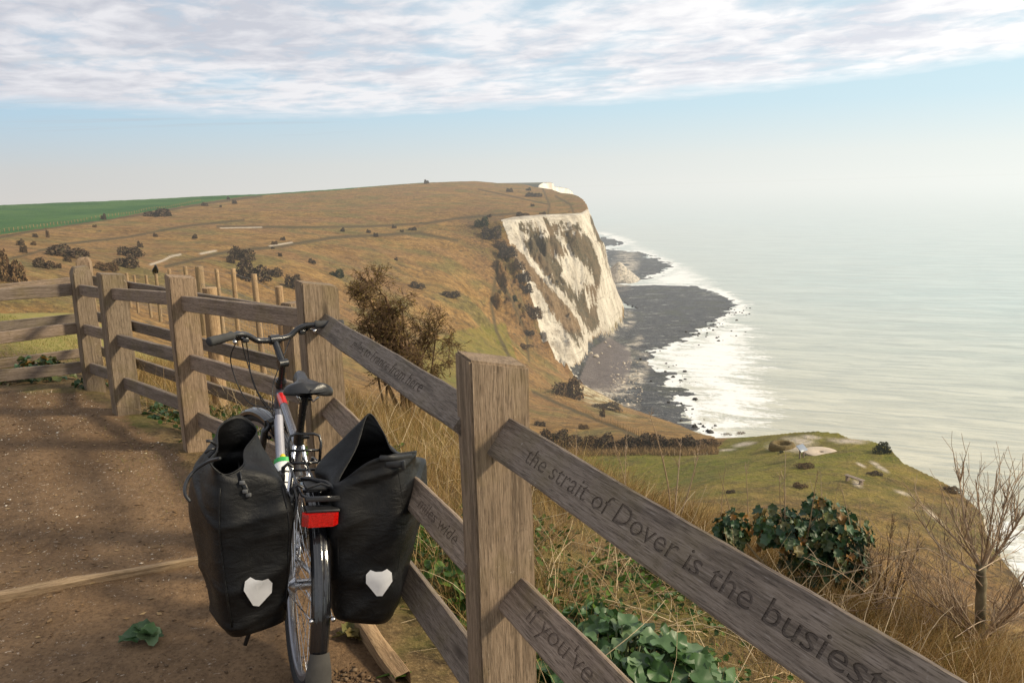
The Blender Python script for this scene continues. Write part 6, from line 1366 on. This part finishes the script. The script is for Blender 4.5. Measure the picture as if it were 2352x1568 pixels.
# boulders and rocks of the shore
ROCK=plain('pale_chalk_boulder',(.46,.40,.32),.85,.3,bs=.5,var=.2); DROCK=plain('dark_shore_rock',(.035,.033,.030),.7,.4,bs=.5,var=.3)
def rockmesh(seed,mat):
    bm=bmesh.new(); bmesh.ops.create_icosphere(bm,subdivisions=2,radius=1)
    for v in bm.verts: v.co*=1+.35*mnoise.noise(v.co*1.3+Vector((seed*7,0,0)))+.12*mnoise.noise(v.co*4+Vector((seed,0,0))); v.co.z*=.7
    me=bpy.data.meshes.new('boulder'); bm.to_mesh(me); bm.free(); me.materials.append(mat); return me
RM=[rockmesh(i,ROCK) for i in range(3)]; DM=[rockmesh(i+5,DROCK) for i in range(3)]
rk_=[(1370,818,14,'largest white boulder at the foot of the chalk cliff'),(1358,812,9,'white boulder left of the largest one'),(1382,810,7,'small white boulder right of the largest one'),(1375,832,6,'small white boulder in front of the largest one'),(1419,860,8,'white boulder alone in the middle of the brown beach'),(1345,888,9,'white boulder at the near corner of the brown beach'),(1405,842,4,'small stone out on the brown beach'),(1400,795,8,'white block under the seaward buttress'),(1390,788,7,'smaller white block under the seaward buttress')]
for i,(x,y,w_,lab) in enumerate(rk_):
    p=PZ(x,y,SEA+1); s=w_/2/F*p.y; o=bpy.data.objects.new('boulder',RM[i%3]); COL.objects.link(o); o.location=(p.x,p.y,height(p.x,p.y)+s*.2); o.scale=(s,s,s*1.0); o.rotation_euler=(0,0,i); tag(o,lab,'boulder','white boulders on the beach')
rs=random.Random(3); cnt=0
m=MB()
for i in range(260):
    if i<110: x,y=rs.choice([(1640,745),(1620,770),(1690,712),(1700,720),(1660,765),(1600,960),(1620,985),(1590,930),(1480,820),(1560,870),(1530,850)]); x+=rs.gauss(0,22); y+=rs.gauss(0,9)
    else: x=rs.uniform(1400,1475); y=rs.uniform(830,935)
    p=PZ(x,y,SEA+.2); s=(abs(rs.gauss(.5,.35))+.2)*(1 if i<110 else .7); zc=max(height(p.x,p.y),SEA); k=rs.randint(5,7); top=[p+Vector((math.cos(a*6.28/k)*s*rs.uniform(.3,.6),math.sin(a*6.28/k)*s*rs.uniform(.3,.6),zc-p.z+s*rs.uniform(.3,.6))) for a in range(k)]; bot=[p+Vector((math.cos(a*6.28/k)*s,math.sin(a*6.28/k)*s,zc-p.z-.4)) for a in range(k)]
    m.cur=0 if i<110 else 1; m.add(top+bot,[tuple(range(k))]+[(a,a+k,k+(a+1)%k,(a+1)%k) for a in range(k)])
tag(m.build('shore_rocks',[DROCK,ROCK],smooth=False),'scattered small rocks and rubble along the tide line','rocks',None,'stuff')
# far chalk headland behind the crest
FARC,nt=material('far_chalk'); g=nt.new('ShaderNodeNewGeometry'); s1=nt.noise(nt.vscale(g.outputs['Position'],(.08,.08,.012)),1,6,.65)
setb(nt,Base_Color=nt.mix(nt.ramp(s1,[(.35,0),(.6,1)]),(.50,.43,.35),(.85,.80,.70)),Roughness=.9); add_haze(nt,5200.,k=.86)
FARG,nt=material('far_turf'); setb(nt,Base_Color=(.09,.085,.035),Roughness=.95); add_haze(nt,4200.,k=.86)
m=MB(); tops=[(1236,428,1280),(1240,424,1280),(1247,420,1290),(1256,419.5,1300),(1265,419.5,1310),(1271,422,1320),(1273,429,1420),(1284,430,1440),(1295,432,1450),(1304,433.5,1460),(1309,437,1470),(1314,440,1480),(1317,446,1490)]
tp2=[PY(*t) for t in tops]; N=len(tp2); nz=6; vs=[]; 
for p in tp2:
    for k in range(nz+1): f=k/nz; vs.append((p.x+f*18,p.y-f*14+6*mnoise.noise(Vector((p.x*.06,f*3,0))),p.z*(1-f)+SEA*f))
m.cur=0; m.add(vs,[(i*(nz+1)+k,(i+1)*(nz+1)+k,(i+1)*(nz+1)+k+1,i*(nz+1)+k+1) for i in range(N-1) for k in range(nz)])
m.cur=1; vs=[]; 
for p in tp2: vs+= [(p.x,p.y,p.z+.4),(p.x-120,p.y+260,p.z+3.2)]
m.add(vs,[(i*2,i*2+1,i*2+3,i*2+2) for i in range(N-1)])
o=m.build('far_headland',[FARC,FARG]); o['kind']='structure'
# ---- crow on the post
def crow():
    p0=PY(358,629,23); M=T(p0)@Matrix.Rotation(R_(-60),4,'Z'); root=empty('crow',M=M,label='black crow perched on a round fence post',cat='bird'); m=MB()
    m.tube([(-.17,0,-.03),(-.10,0,.045),(-.02,0,.10),(.06,0,.16),(.10,0,.20),(.13,0,.235),(.165,0,.235),(.185,0,.225)],[.008,.035,.062,.062,.040,.034,.026,.010],12); bd=m.build('body',BLK,root,M=M)
    m=MB(); m.tube([(.175,0,.228),(.205,0,.222),(.225,0,.212)],[.012,.009,.002],8); m.build('beak',BLK,root,M=M)
    m=MB(); m.tube([(-.06,0,.06),(-.16,0,-.02),(-.27,0,-.11)],[.030,.032,.022],8,flat=.35); m.build('tail',BLK,root,M=M)
    for s in(-1,1):
        m=MB(); m.tube([(.05,s*.05,.15),(-.03,s*.068,.09),(-.14,s*.045,.0),(-.20,s*.02,-.05)],[.020,.045,.032,.008],10,flat=.4); m.build('wing',BLK,root,M=M)
        m=MB(); m.tube([(.0,s*.025,.06),(.01,s*.028,.0)],[.008,.005],6); m.build('leg',BLK,root,M=M)
crow()
